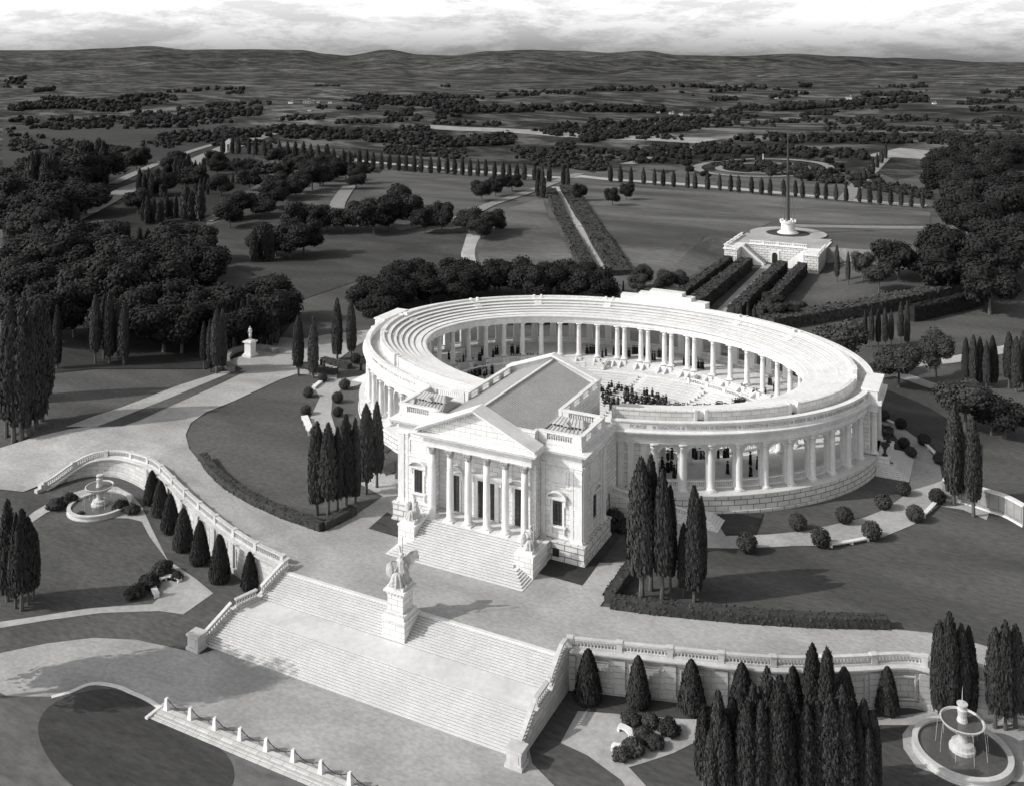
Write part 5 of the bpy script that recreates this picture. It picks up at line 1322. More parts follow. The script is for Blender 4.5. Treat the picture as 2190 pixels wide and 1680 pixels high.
for i, (x, y, r, l) in enumerate([(118, 1082, 16, 'leftmost by the left fountain'), (146, 1072, 17, 'touching the left fountain rim'), (172, 1102, 9, 'low before the left fountain'), (258, 1085, 15, 'right of the left fountain'), (283, 1092, 14, 'rightmost by the left fountain'), (288, 1270, 18, 'lowest behind the left curved bench'), (318, 1248, 20, 'left behind the left curved bench'), (346, 1222, 21, 'highest behind the left curved bench'), (378, 1234, 12, 'right end behind the left curved bench'),
                                (1350, 1540, 20, 'highest above the right curved bench'), (1392, 1545, 18, 'right above the right curved bench'), (1430, 1560, 22, 'far right of the shrub bank'), (1375, 1575, 20, 'middle of the shrub bank'), (1355, 1600, 22, 'lower middle of the shrub bank'), (1330, 1615, 18, 'lowest by the right curved bench'), (1400, 1590, 18, 'lower right of the shrub bank')]):
    p = gp(x, y+r*.35, -4.0); R_ = r*depth(p.x, p.y)/FP*.8; SHR.put(p, rnd.uniform(0, 6), (R_, R_, R_), 'leafy shrub '+l, 'shrubs in the lower gardens')
# shrubs against the temple side
for x, y, r in [(1312, 1100, 20), (1335, 1120, 17), (1305, 1125, 12)]:
    p = gp(x, y+r*.8); R_ = r*depth(p.x, p.y)/FP*.8; SHR.put(p, 1, (R_, R_, R_), 'dark shrub in the shade of the temple side %s' % {20: 'by the wall', 17: 'by the poplars', 12: 'in front'}[r], 'shrubs beside the temple')
# clipped hedges
def hedge(px, h, w, label, zf=h_up, world=None, leaf=.3, dens=16, group=None, mat=None):
    P_ = [Vector((a, b, (zf(a, b) if callable(zf) else zf))) for a, b in world] if world else [gp(x, y, zf) for x, y in px]
    P_ = resample(P_, 1.2); fr_ = frames(P_); m = MB(); m.sweep(fr_, rect(-w/2*.94, w/2*.94, -.3, h*.97))
    for (a, n), (b, n2) in zip(fr_, fr_[1:]):
        for _ in range(int(dens*(h*2+w)/3)):
            t = rnd.random(); o = Vector(a).lerp(Vector(b), t); s = rnd.uniform(0, 2*h+w)
            if s < h: q = Vector((n[0]*w/2, n[1]*w/2, s)); d = Vector((n[0], n[1], .2))
            elif s < h+w: q = Vector((n[0]*(s-h-w/2), n[1]*(s-h-w/2), h)); d = Vector((0, 0, 1))
            else: q = Vector((-n[0]*w/2, -n[1]*w/2, s-h-w)); d = Vector((-n[0], -n[1], .2))
            leafq(m, o+q+Vector((rnd.uniform(-.05, .05),)*3), d+Vector((rnd.uniform(-.5, .5), rnd.uniform(-.5, .5), rnd.uniform(-.3, .3))), leaf*rnd.uniform(.7, 1.3), leaf*rnd.uniform(.7, 1.3), False)
    return tag(m.build('clipped_hedge', mat or HEDGE, origin=P_[0], fix=False), label, 'hedge', group)
hedge([(434, 983), (452, 1010), (486, 1042), (540, 1075), (610, 1106), (690, 1134)], 1.15, 1.3, 'long low hedge edging the oval lawn left of the temple')
hedge([(692, 1132), (726, 1115), (757, 1099)], 1.15, 1.3, 'short hedge return below the left poplars')
hedge([(1349, 1222), (1326, 1257), (1303, 1290)], 1.25, 1.3, 'short slanting hedge beside the plaza right of the temple')
hedge([(1306, 1297), (1400, 1310), (1500, 1320), (1600, 1329), (1750, 1338), (1899, 1341)], 1.25, 1.3, 'long low hedge between the right lawn and the drive')
hedge([(647, 786), (700, 799), (720, 801)], 1.0, 1.6, 'low hedge block at the foot of the slender poplars'); hedge([(690, 774), (748, 789)], 1.0, 1.4, 'low hedge leading to the left pavilion')
for (x0, x1, l) in ((-13.6, -11.2, 'outer left'), (-9.0, -5.4, 'inner left'), (1.6, 4.6, 'inner right'), (7.4, 10.0, 'outer right')):
    hedge(None, 3.4, x1-x0, 'tall flat-topped hedge, %s of the four rows leading to the fort' % l, world=[((x0+x1)/2, 118), ((x0+x1)/2, 150), ((x0+x1)/2, 176.5)], leaf=.6, dens=9, group='hedge rows before the fort')
hedge([(1178, 410), (1195, 455), (1228, 520), (1262, 585)], 1.6, 4.2, 'rough hedge along the left side of the straight alley', leaf=.8, dens=6); hedge([(1212, 404), (1250, 465), (1290, 525), (1330, 590)], 1.6, 6.0, 'rough hedge along the right side of the straight alley', leaf=.8, dens=6)
hedge([(1640, 702), (1800, 676), (1960, 645), (2100, 612)], 2.6, 5, 'broad belt of hedge slanting across the right hand park', leaf=.8, dens=6, mat=LEAFR)
hedge([(1945, 686), (2010, 672), (2095, 650)], 3.4, 3, 'dark tall hedge wall at the edge of the right lawn', leaf=.8, dens=6, mat=LEAFW)
# ================================================================== hills
sky_px = [(-900, 112), (-400, 106), (5, 107), (150, 107), (240, 103), (320, 98), (400, 106), (560, 106), (640, 107), (700, 116), (740, 119), (830, 106), (900, 116), (960, 119), (1050, 110), (1130, 107), (1220, 108), (1300, 112), (1380, 107), (1450, 117), (1580, 120), (1700, 115), (1800, 120), (1900, 124), (2000, 128), (2100, 133), (2200, 132), (2600, 124), (3100, 130)]
def sky_y(x):
    for (a, ya), (b, yb) in zip(sky_px, sky_px[1:]):
        if a <= x <= b: t = (x-a)/(b-a); t = t*t*(3-2*t); return ya+(yb-ya)*t
    return 125
m = MB(); cols = list(range(-880, 3080, 12)); rows = [2400+k*190 for k in range(28)]+[8200, 9200]; vs = []
for x in cols:
    zr = CAM.z+(HY-sky_y(x))*7500/FP
    for Y in rows:
        X = (x-CX)*Y/FP; u, v = CAM.x+X*UX+Y*UY, CAM.y+X*VX+Y*VY
        t = (Y-2700)/4800; b = max(0, min(1, t))**1.25 if Y <= 7500 else 1-(Y-7500)/2500
        nz_ = noise.fractal(Vector((u*.0011, v*.0011, 2.0)), 1.0, 2.0, 5); n2 = noise.fractal(Vector((u*.0045, v*.0045, 7.0)), 1.0, 2.0, 4)
        z = zr*b+(nz_*38+n2*12)*min(1, max(0, t)*3)*(1-.85*sm(.55, 1.0, t)) - 6*(t < 0)
        vs.append((u, v, max(z, -16 if t < 0 else h_up(u, v)-8 if t < .03 else z)))
nr = len(rows); fs = [(i*nr+j, (i+1)*nr+j, (i+1)*nr+j+1, i*nr+j+1) for i in range(len(cols)-1) for j in range(nr-1)]
m.mesh(vs, fs); tag(m.build('hills', HILLM, smooth=True, fix=False), kind='structure')
# ================================================================== figures
def skin(V, E_, R_, sub=1):
    me = bpy.data.meshes.new('s'); me.from_pydata([tuple(v) for v in V], E_, []); o = bpy.data.objects.new('s', me); COL.objects.link(o)
    md = o.modifiers.new('Skin', 'SKIN'); md.use_smooth_shade = True
    for i, r in enumerate(R_):
        s = me.skin_vertices[0].data[i]; s.radius = (r, r) if not hasattr(r, '__len__') else r; s.use_root = (i == 0)
    if sub: q = o.modifiers.new('Sub', 'SUBSURF'); q.levels = sub; q.render_levels = sub
    bpy.context.view_layer.update(); ev = bpy.data.meshes.new_from_object(o.evaluated_get(bpy.context.evaluated_depsgraph_get()))
    vs = [tuple(v.co) for v in ev.vertices]; fs = [tuple(p.vertices) for p in ev.polygons]; bpy.data.objects.remove(o); bpy.data.meshes.remove(ev)
    return vs, fs
def body(J, scale=1.0):
    """J: dict of joints; chain definitions shared by every figure"""
    order = ['pel', 'bel', 'che', 'nec', 'hea', 'top', 'shL', 'elL', 'wrL', 'haL', 'shR', 'elR', 'wrR', 'haR', 'hiL', 'knL', 'anL', 'foL', 'hiR', 'knR', 'anR', 'foR']
    rad = dict(pel=.155, bel=.135, che=.165, nec=.06, hea=.098, top=.085, sh=.07, el=.048, wr=.032, ha=.036, hi=.095, kn=.062, an=.042, fo=.045)
    V = [Vector(J[k])*scale for k in order]; R_ = [(rad.get(k) or rad[k[:2]])*scale for k in order]
    ix = {k: i for i, k in enumerate(order)}
    E_ = [('pel', 'bel'), ('bel', 'che'), ('che', 'nec'), ('nec', 'hea'), ('hea', 'top'), ('che', 'shL'), ('shL', 'elL'), ('elL', 'wrL'), ('wrL', 'haL'), ('che', 'shR'), ('shR', 'elR'), ('elR', 'wrR'), ('wrR', 'haR'),
          ('pel', 'hiL'), ('hiL', 'knL'), ('knL', 'anL'), ('anL', 'foL'), ('pel', 'hiR'), ('hiR', 'knR'), ('knR', 'anR'), ('anR', 'foR')]
    return skin(V, [(ix[a], ix[b]) for a, b in E_], R_)
STAND = dict(pel=(0, 0, .95), bel=(0, 0, 1.1), che=(0, 0, 1.3), nec=(0, 0, 1.47), hea=(0, -.02, 1.6), top=(0, -.01, 1.69), shL=(-.19, 0, 1.4), elL=(-.27, .03, 1.14), wrL=(-.25, -.08, .92), haL=(-.24, -.12, .84), shR=(.19, 0, 1.4), elR=(.27, .03, 1.14), wrR=(.24, -.06, .92), haR=(.23, -.1, .84),
             hiL=(-.1, 0, .88), knL=(-.11, -.02, .5), anL=(-.12, .02, .09), foL=(-.13, -.14, .04), hiR=(.1, 0, .88), knR=(.11, -.02, .5), anR=(.12, .02, .09), foR=(.13, -.14, .04))
SIT = dict(STAND); SIT.update({k: (v[0], v[1]+.1, v[2]-.42) for k, v in STAND.items() if k[:2] not in ('hi', 'kn', 'an', 'fo')})
SIT.update(hiL=(-.1, .02, .5), knL=(-.14, -.38, .5), anL=(-.14, -.36, .09), foL=(-.14, -.5, .04), hiR=(.1, .02, .5), knR=(.14, -.38, .5), anR=(.14, -.36, .09), foR=(.14, -.5, .04), wrL=(-.2, -.18, .58), haL=(-.15, -.25, .56), wrR=(.2, -.18, .58), haR=(.15, -.25, .56))
def folds(m, c, prof, n=36, amp=.07, k=9, mi=0, sq=(1, 1)):
    i0 = len(m.v)
    for i, (r, z) in enumerate(prof):
        for j in range(n):
            a = 2*pi*j/n; rr = r*(1+amp*sin(k*a+i*.35)+amp*.5*sin(2.3*k*a+1-i*.2)); m.v.append((c[0]+rr*sq[0]*cos(a), c[1]+rr*sq[1]*sin(a), c[2]+z))
    for i in range(len(prof)-1):
        for j in range(n):
            j2 = (j+1) % n; m.f.append([i0+i*n+j, i0+i*n+j2, i0+(i+1)*n+j2, i0+(i+1)*n+j]); m.uv.append(None); m.m.append(mi)
    m.f.append([i0+(len(prof)-1)*n+j for j in range(n)]); m.uv.append(None); m.m.append(mi)
def mk_person(J, kind, var):
    def f():
        J2 = dict(J)
        if var == 1: J2['haR'] = (J['haR'][0]-.08, J['haR'][1]-.16, J['haR'][2]+.28); J2['wrR'] = (J['wrR'][0]-.04, J['wrR'][1]-.12, J['wrR'][2]+.2)
        if var == 2: J2['top'] = (J['top'][0]+.03, J['top'][1]-.02, J['top'][2]); J2['elL'] = (J['elL'][0]-.06, J['elL'][1], J['elL'][2]); J2['hea'] = (J['hea'][0]+.02, J['hea'][1]-.03, J['hea'][2])
        m = MB(); vs, fs = body(J2); hz = J['hea'][2]
        m.mesh(vs, fs, mi=0)
        hy = J['hea'][1]
        for i, fc in enumerate(m.f):
            c = sum((Vector(m.v[q]) for q in fc), Vector())/len(fc)
            if hz-.13 < c.z < hz+.06 and c.y < hy+.03 and abs(c.x) < .14: m.m[i] = 1
            if (c-Vector(J2['haR'])).length < .07 or (c-Vector(J2['haL'])).length < .07: m.m[i] = 1
        if kind == 's': folds(m, (0, .0, 0), [(.30, .06), (.27, .4), (.23, .8), (.2, 1.05), (.22, 1.3), (.13, 1.46)], 18, .06, 5, sq=(1.05, .8))
        else:
            folds(m, (0, .1, 0), [(.26, .1), (.26, .45), (.22, .62), (.23, .9), (.13, 1.04)], 16, .06, 5, sq=(1.05, .85)); folds(m, (0, -.15, 0), [(.3, .06), (.28, .35), (.25, .52), (.12, .58)], 16, .06, 5, sq=(.9, 1.1))
        if var != 2: m.obox((0, hy+.0), .17, .17, J['top'][2]+.07, J['top'][2]+.095, .5); m.lathe((0, hy, J['top'][2]-.02), [(.115, 0), (.11, .09)], 10)
        else: m.lathe((0, hy, J['top'][2]), [(.2, 0), (.2, .02), (.11, .03), (.1, .14)], 12)
        o = m.build('person', [ROBE, SKIN], fix=False, smooth=True); o['category'] = 'person'; return o
    return f
PS = Proto([mk_person(STAND, 's', k) for k in range(3)]); PT = Proto([mk_person(SIT, 't', k) for k in range(3)])
SCN = .95
def pp(px, py, z, sit, label, group, rot=None):
    zf = z if callable(z) else (lambda u, v: z)
    p = gp(px, py, zf); rot = rnd.uniform(0, 6.28) if rot is None else rot
    return (PT if sit else PS).put(p, rot, SCN*rnd.uniform(.95, 1.05), label, group)
Z3 = lambda x, y: ((2000+x/3.65)*.61465, (1180+y/3.65)*.61465)
Z6 = lambda x, y: ((1560+x/4.38)*.61465, (1160+y/4.38)*.61465)
ZR = lambda x, y: ((2300+x/2.7375)*.61465, (1000+y/2.7375)*.61465)
Z2 = lambda x, y: ((1250+x/4.2)*.61465, (1000+y/4.2)*.61465)
st_lab, st_grp = 'dark gowned person standing among the inner columns of the gallery', 'people standing in the gallery'
for Z, L_ in ((Z3, [(145, 185), (165, 187), (200, 185), (225, 188), (248, 186), (350, 235), (395, 215), (495, 200), (590, 205), (680, 225), (697, 228), (740, 190), (762, 188), (792, 188), (885, 212), (985, 265), (1015, 270), (1065, 235), (1085, 235), (1105, 238), (1385, 335), (1475, 340), (1570, 375), (1602, 375), (1627, 377)]),
              (Z6, [(960, 300), (985, 300), (1045, 308), (1072, 308), (683, 365), (720, 325), (750, 322), (510, 340), (535, 340), (470, 420), (490, 424), (230, 435), (275, 360), (10, 400), (45, 400)]),
              (ZR, [(1030, 930), (1047, 932), (1080, 990), (1300, 1070), (1322, 1075)])):
    for x, y in L_: pp(*Z(x, y), 2.42, False, st_lab, st_grp)
pp(*ZR(995, 1050), 1.6, False, 'dark gowned person standing alone on the box terrace at right', 'people on the box terrace')
for Z, L_ in ((Z6, [(955, 412), (990, 412), (1025, 412), (1055, 410), (1090, 412), (1210, 405), (1250, 405), (1288, 405), (1368, 405), (265, 480), (300, 480), (338, 478), (368, 470), (50, 500), (105, 518), (132, 518), (172, 512)]),
              (ZR, [(768, 985), (795, 988), (818, 990), (885, 1030), (910, 1032), (935, 1035), (1058, 1095), (1085, 1098), (1108, 1100), (1162, 1125), (1188, 1125)])):
    for x, y in L_: pp(*Z(x, y), 1.5, True, 'dark gowned person seated on the box terrace behind the inner balustrade', 'people seated on the box terrace', rnd.uniform(-.5, .5))
poly = [(320, 660), (500, 590), (560, 640), (640, 700), (720, 680), (880, 720), (1060, 760), (1180, 820), (1180, 925), (900, 915), (560, 890), (320, 860)]
c = 0
while c < 82:
    x, y = rnd.uniform(320, 1180), rnd.uniform(580, 925)
    if not inside((x, y), poly) or (560 < x < 640 and 740 < y < 850): continue
    sit = rnd.random() < .7; pp(*Z3(x, y), zbowl, sit, 'dark gowned person in the dense crowd filling the centre benches' , 'crowd on the centre benches', rnd.uniform(-.6, .6)); c += 1
for x0, x1, y, n in [(1200, 1390, 920, 9), (1505, 1600, 930, 5), (1645, 1715, 930, 4), (1795, 1865, 890, 4), (1835, 1950, 925, 6), (2000, 2090, 918, 5), (2040, 2190, 840, 7)]:
    for k in range(n): pp(*Z3(x0+(x1-x0)*k/max(1, n-1), y+rnd.uniform(-22, 0)), zbowl, True, 'dark gowned person in a scattered party on the right hand benches', 'scattered spectators on the right', rnd.uniform(-.5, .5))
for k in range(6): pp(*ZR(895+k*16, 1168-(k % 2)*14), zbowl, True, 'dark gowned person in a scattered party on the right hand benches', 'scattered spectators on the right', 0)
poly = [(1540, 1385), (1560, 1320), (1720, 1250), (1850, 1210), (1980, 1190), (2010, 1240), (1700, 1400)]
c = 0
while c < 38:
    x, y = rnd.uniform(1540, 2010), rnd.uniform(1190, 1400)
    if inside((x, y), poly): pp(*Z2(x, y), zbowl, rnd.random() < .25, 'dark gowned person in the shaded crowd left of the hall roof', 'crowd left of the hall roof'); c += 1
for k in range(55):   # crowd seen through the front arches
    a = th_u(12+19*rnd.random()**1.3); t_ = rnd.uniform(W+1.9, W+4.0) if k % 3 else rnd.uniform(3.0, 7.5); (x, y), _ = E(a, t_); zz = 1.5 if t_ > W+1.6 else 2.42
    PS.put((x, y, zz), rnd.uniform(0, 6), SCN*1.05, 'dark gowned person seen through the front arches', 'crowd seen through the front arches')
pp(687, 783, h_up, False, 'person in dark clothes, left one of a pair walking by the low hedge', None, .6); pp(693, 786, h_up, False, 'person in dark clothes, right one of a pair walking by the low hedge', None, .4); pp(772, 792, h_up, False, 'person in dark clothes alone by the left pavilion', None, .4)
# ================================================================== sculpture
def rocks(m, c, n, R_, r, zmax):
    for _ in range(n):
        a = rnd.uniform(0, 6.28); q = R_*sqrt(rnd.random()); s = r*rnd.uniform(.6, 1.2); z = zmax*(1-q/R_)*rnd.uniform(.3, 1)
        m.lathe((c[0]+q*cos(a), c[1]+q*sin(a), c[2]+z-s*.3), [(s*.7, -s*.2), (s*rnd.uniform(.9, 1.1), s*.25), (s*.75, s*.7), (s*.25, s*.95)], 7, ph=rnd.random())
def feathers(m, root, tips, w):
    for i, (a, b) in enumerate(tips):
        a, b = Vector(a)+Vector(root), Vector(b)+Vector(root); m.tube([a, a.lerp(b, .5)+Vector((0, .04, 0)), b], [w*.7, w, w*.3], 5)
S_ = 2.25
sj = {}
SITV = dict(SIT); SITV.update(haL=(-.42, -.28, .98), wrL=(-.40, -.2, 1.0), elL=(-.33, .06, .92), haR=(.22, -.24, .86), wrR=(.25, -.18, .9), elR=(.32, .05, .8))
MON = thing('victory_monument', (-.3, -16.6, -1.6), 'tall white pedestal on the grand stairs carrying a winged seated figure with spear', 'monument')
X0, Y0 = -.3, -16.9
m = MB(); m.box(X0-1.42, X0+1.42, Y0-1.3, Y0+1.45, -2.3, .35); m.build('lower_block', ASHLAR, MON)
m = MB()
for h_, z0, z1 in ((1.52, .35, .52), (1.3, .52, .95)): m.box(X0-h_, X0+h_, Y0-h_+.05, Y0+h_+.1, z0, z1)
for k in range(9): m.obox((X0-1.08+k*.27, Y0-1.15), .09, .12, .95, 1.1); m.obox((X0+1.2, Y0-1.0+k*.27), .12, .09, .95, 1.1)
m.box(X0-1.15, X0+1.15, Y0-1.1, Y0+1.2, .95, 1.08); m.build('moulded_base', STONE, MON)
m = MB(); m.box(X0-.98, X0+.98, Y0-.93, Y0+1.03, 1.08, 3.0); m.build('die', ASHLAR, MON)
m = MB(); m.box(X0-1.08, X0+1.08, Y0-1.03, Y0+1.13, 3.0, 3.3)
for k in range(5): m.obox((X0-.8+k*.4, Y0-1.1), .09, .1, 3.02, 3.26); m.obox((X0+1.15, Y0-.75+k*.4), .1, .09, 3.02, 3.26)
m.box(X0-1.32, X0+1.32, Y0-1.27, Y0+1.37, 3.3, 3.5); m.box(X0-1.02, X0+1.02, Y0-.97, Y0+1.07, 3.5, 3.85); m.build('cornice', STONE, MON)
def seated(parent, ox, oy, oz, s, rot=0, wings=True, extra=None):
    m = MB(); vs, fs = body(SITV, s); m.mesh(vs, fs)
    folds(m, (0, .1*s, .15*s), [(.36*s, 0), (.33*s, .3*s), (.25*s, .5*s), (.2*s, .72*s), (.22*s, .9*s)], 36, .09, 8, sq=(1.1, .9))
    folds(m, (0, -.22*s, 0), [(.41*s, .02), (.34*s, .2*s), (.29*s, .42*s), (.19*s, .56*s)], 44, .16, 9, sq=(.95, 1.0))
    rocks(m, (0, -.05*s, 0), 34, .52*s, .15*s, .42*s); m.lathe((0, .12*s, 0), [(.42*s, 0), (.36*s, .3*s), (.25*s, .46*s)], 9)
    m.lathe((0, .08*s, 1.3*s), [(.09*s, -.1*s), (.12*s, 0), (.06*s, .08*s)], 9)
    def tr(mm):
        ca, sa = cos(rot), sin(rot); mm.v = [(ox+x*ca-y*sa, oy+x*sa+y*ca, oz+z) for x, y, z in mm.v]; return mm
    fig = tr(m).build('seated_figure', STATUE, parent, fix=False, smooth=True)
    if wings:
        for sg in (-1, 1):
            m = MB(); tips = []; n = 11
            for k in range(n):
                t = k/(n-1); a = (sg*(.12+.55*t if sg > 0 else .10+.28*t), .16+.25*t, 1.0+.5*sin(pi*.55*t+.25)); b = (a[0]+sg*.05, a[1]+.06, a[2]-.62+.12*t-(.15*(1-t)))
                tips.append(([c_*s for c_ in a], [c_*s for c_ in b]))
            feathers(m, (0, 0, 0), tips, .05*s); m.tube([[c_*s for c_ in (sg*.1, .14, 1.0)]]+[t_[0] for t_ in tips], .055*s, 6)
            tr(m).build('wing', STATUE, fig, fix=False)
    m = MB(); m.tube([(.27*s, -.26*s, .1*s), (.25*s, -.24*s, (2.28 if wings else 1.6)*s)], .022*s, 6); m.lathe((.25*s, -.24*s, (2.2 if wings else 1.55)*s), [(.01, 0), (.05*s, .03*s), (.01, .16*s)], 6); tr(m).build('spear', STATUE, fig)
    m = MB(); n = 20; c_ = (-.42*s, -.34*s, .62*s); vs = []
    for q, dy in ((1.0, 0), (.8, -.03*s), (.35, -.06*s)):
        vs += [(c_[0]+.2*s*q*cos(2*pi*j/n), c_[1]+dy, c_[2]+.36*s*q*sin(2*pi*j/n)) for j in range(n)]
    vs += [(x, y+.07*s, z) for x, y, z in vs[:n]]
    m.mesh(vs, [(k*n+j, k*n+(j+1) % n, (k+1)*n+(j+1) % n, (k+1)*n+j) for k in (0, 1) for j in range(n)]+[tuple(2*n+j for j in range(n))]+[(j, 3*n+j, 3*n+(j+1) % n, (j+1) % n) for j in range(n)]+[tuple(3*n+j for j in reversed(range(n)))])
    tr(m).build('shield', STATUE, fig); return fig
seated(MON, X0, Y0+.15, 3.85, S_)
for s, lb in ((-1, 'seated stone group with a lance on the left pedestal of the temple steps'), (1, 'seated stone group with an oval shield on the right pedestal of the temple steps')):
    g_ = thing('sculpture_group', (s*8.1, -1.9, 3.0), lb, 'sculpture'); seated(g_, s*8.1+.15, -2.0, 3.0, 1.75, s*.25, wings=False)
    m = MB(); vs, fs = body(SIT, 1.4); ca, sa = cos(-.6*s), sin(-.6*s); m.mesh([(s*8.1-.55+x*ca-y*sa, -1.75+x*sa+y*ca, 3.0+z) for x, y, z in vs], fs); folds(m, (s*8.1-.5, -1.75, 3.0), [(.5, 0), (.42, .3), (.3, .55)], 26, .12, 7); rocks(m, (s*8.1-.1, -1.9, 3.0), 18, .95, .26, .5)
    m.build('companion_figure', STATUE, g_, fix=False, smooth=True)
# left hand standing statue
p = gp(535, 762); g_ = thing('standing_statue', p, 'white standing statue on a tall square pedestal before the dark poplar row', 'statue')
m = MB(); m.box(p.x-1.15, p.x+1.15, p.y-1.15, p.y+1.15, -.05, .45); m.box(p.x-.98, p.x+.98, p.y-.98, p.y+.98, .45, .7); m.box(p.x-.8, p.x+.8, p.y-.8, p.y+.8, .7, 2.7); m.box(p.x-.86, p.x+.86, p.y-.86, p.y+.86, 2.7, 2.95); m.box(p.x-1.08, p.x+1.08, p.y-1.08, p.y+1.08, 2.95, 3.2); m.box(p.x-.75, p.x+.75, p.y-.75, p.y+.75, 3.2, 3.35); m.build('pedestal', STONE, g_)
m = MB(); vs, fs = body(STAND, 1.65); m.mesh([(p.x+x, p.y+y, 3.35+z) for x, y, z in vs], fs); folds(m, (p.x, p.y+.05, 3.35), [(.34, .7), (.33, 1.1), (.28, 1.6), (.33, 2.1), (.16, 2.38)], 30, .12, 8, sq=(1.05, .7)); m.tube([(p.x-.35, p.y+.25, 3.35), (p.x-.3, p.y+.2, 4.9)], [.14, .1], 7); m.build('figure', STATUE, g_, fix=False, smooth=True)
L_ = smooth([gp(x, y) for x, y in [(497, 797), (486, 785), (486, 770), (500, 757), (530, 749), (565, 750), (592, 757)]], 4); m = MB(); m.sweep(frames(L_), rect(-.5, .5, 0, .95)); m.sweep(frames(L_), rect(-.6, .6, .95, 1.12)); tag(m.build('curved_low_wall', mat_plain('weathered_stone', .22, .9, .2, 1.2), origin=L_[0]), 'curved low weathered wall embracing the standing statue', 'low wall')
# curved benches and straight benches
def bench(px, label, zf, w=.55, h=.5, group='white garden benches', back=False):
    P_ = smooth([gp(x, y, zf) for x, y in px], 5) if len(px) > 2 else [gp(x, y, zf) for x, y in px]
    P_ = resample(P_, .5); fr_ = frames(P_); t = thing('garden_bench', P_[0], label, 'bench', group)
    m = MB(); m.sweep(fr_, rect(-w/2, w/2, h-.12, h)); m.build('seat', STONE, t)
    n = len(fr_); k = max(2, int(n*.5/2.2)+1)
    for i in range(k):
        (a, nn) = fr_[min(n-1, max(0, round(i*(n-1)/(k-1))))]; m = MB(); m.obox(a, .12, w*.42, a[2]-.05, a[2]+h-.12, math.atan2(nn[1], nn[0])-pi/2); m.build('leg', STONE, t)
    if back:
        m = MB(); m.sweep(fr_, rect(-w*.6-.2, -w*.6, 0, 1.0)); m.build('backrest', STONE, t)
bench([(384, 1243), (368, 1238), (350, 1240), (336, 1250), (329, 1263), (335, 1277)], 'curved white stone bench in the left lower garden', -4.0, .7)
bench([(1324, 1560), (1340, 1566), (1352, 1580), (1352, 1596), (1338, 1606), (1310, 1602)], 'curved white stone bench in the right lower garden', -4.0, .7)
bench([(1777, 1169), (1815, 1164), (1855, 1156)], 'long white bench between two round bushes at right', h_up); bench([(1975, 1106), (2003, 1077)], 'white bench slanting between round bushes at right', h_up)
bench([(651, 897), (665, 930)], 'thick white stone bench left of the left garden path', h_up, 1.1, .75); bench([(671, 832), (686, 819)], 'small white bench at the top of the left garden path', h_up, .8)
bench([(1894, 901), (1914, 910)], 'grey bench beside the upper right path', h_up); bench([(1976, 950), (2000, 974)], 'grey bench beside the right path bend', h_up)
# fountains
def fountain(c, label):
    t = thing('fountain', (c[0], c[1], -4), label, 'fountain'); o = (c[0], c[1], -4)
    m = MB(); m.lathe(o, [(4.35, 0), (4.35, .14), (4.15, .16), (4.15, .5), (4.3, .56), (4.3, .7), (3.8, .7), (3.8, .2), (.5, .2)], 56, cap=False); m.build('pool_rim', GREYST, t, smooth=False)
    m = MB(); m.flat([(c[0]+3.8*cos(2*pi*k/48), c[1]+3.8*sin(2*pi*k/48)) for k in range(48)], -3.52); m.build('water', WATER, t)
    m = MB(); m.lathe(o, [(1.15, .1), (1.15, .75), (1.0, .85), (.95, 1.15), (.5, 1.3), (.38, 1.6), (.4, 2.1), (.6, 2.3), (.45, 2.4)], 16); m.build('pedestal', GREYST, t)
    m = MB(); m.lathe(o, [(.4, 2.3), (1.2, 2.5), (1.7, 2.85), (1.9, 3.1), (1.95, 3.2), (1.82, 3.22), (1.7, 3.05), (.4, 3.0)], 36); bw = m.build('basin', GREYST, t)
    m = MB(); m.flat([(c[0]+1.7*cos(2*pi*k/32), c[1]+1.7*sin(2*pi*k/32)) for k in range(32)], -.9); m.build('basin_water', WATER, bw)
    m = MB(); m.lathe(o, [(.5, 3.0), (.42, 3.4), (.36, 3.5), (.4, 3.9), (.46, 4.2), (.34, 4.3), (.36, 4.5), (.48, 4.62), (.48, 4.75), (.2, 4.76)], 14); m.build('finial_urn', GREYST, t)
    for k in range(9):
        a = 2*pi*k/9+.3; m = MB(); x, y = cos(a), sin(a)
        m.tube([(c[0]+x*(1.93+.35*q), c[1]+y*(1.93+.35*q), -4+3.15-2.65*q*q) for q in (0, .2, .4, .6, .8, 1.0)], .018, 4); m.build('water_jet', SPRAY, t, fix=False)
    m = MB(); m.tube([(c[0], c[1], .7), (c[0], c[1], 1.5), (c[0]+.03, c[1], 2.3)], [.04, .03, .01], 5); m.build('water_jet', SPRAY, t, fix=False)
pf = gp(213, 1085, -4.0); fountain((pf.x, pf.y), 'white two tiered fountain in a round pool inside the curve of the left wall')
pf2 = gp(2058, 1612, -4.0); fountain((pf2.x, pf2.y), 'white two tiered fountain in a round pool at the lower right corner')
# bronze urns by the right pavilion
for s, l in ((-1, 'nearer'), (1, 'farther')):
    m = MB(); o = (CU+A0+2.3, CV+2.8*s, 2.3); m.lathe(o, [(.42, 0), (.42, .12), (.24, .2), (.18, .5), (.2, .85), (.32, 1.0), (.3, 1.1), (.5, 1.35), (.72, 1.62), (.76, 1.7), (.66, 1.72), (.45, 1.55)], 16); tag(m.build('bronze_urn', BRONZE, origin=o), 'dark bronze urn on the stair block of the right pavilion, the %s one' % l, 'urn', 'bronze urns')
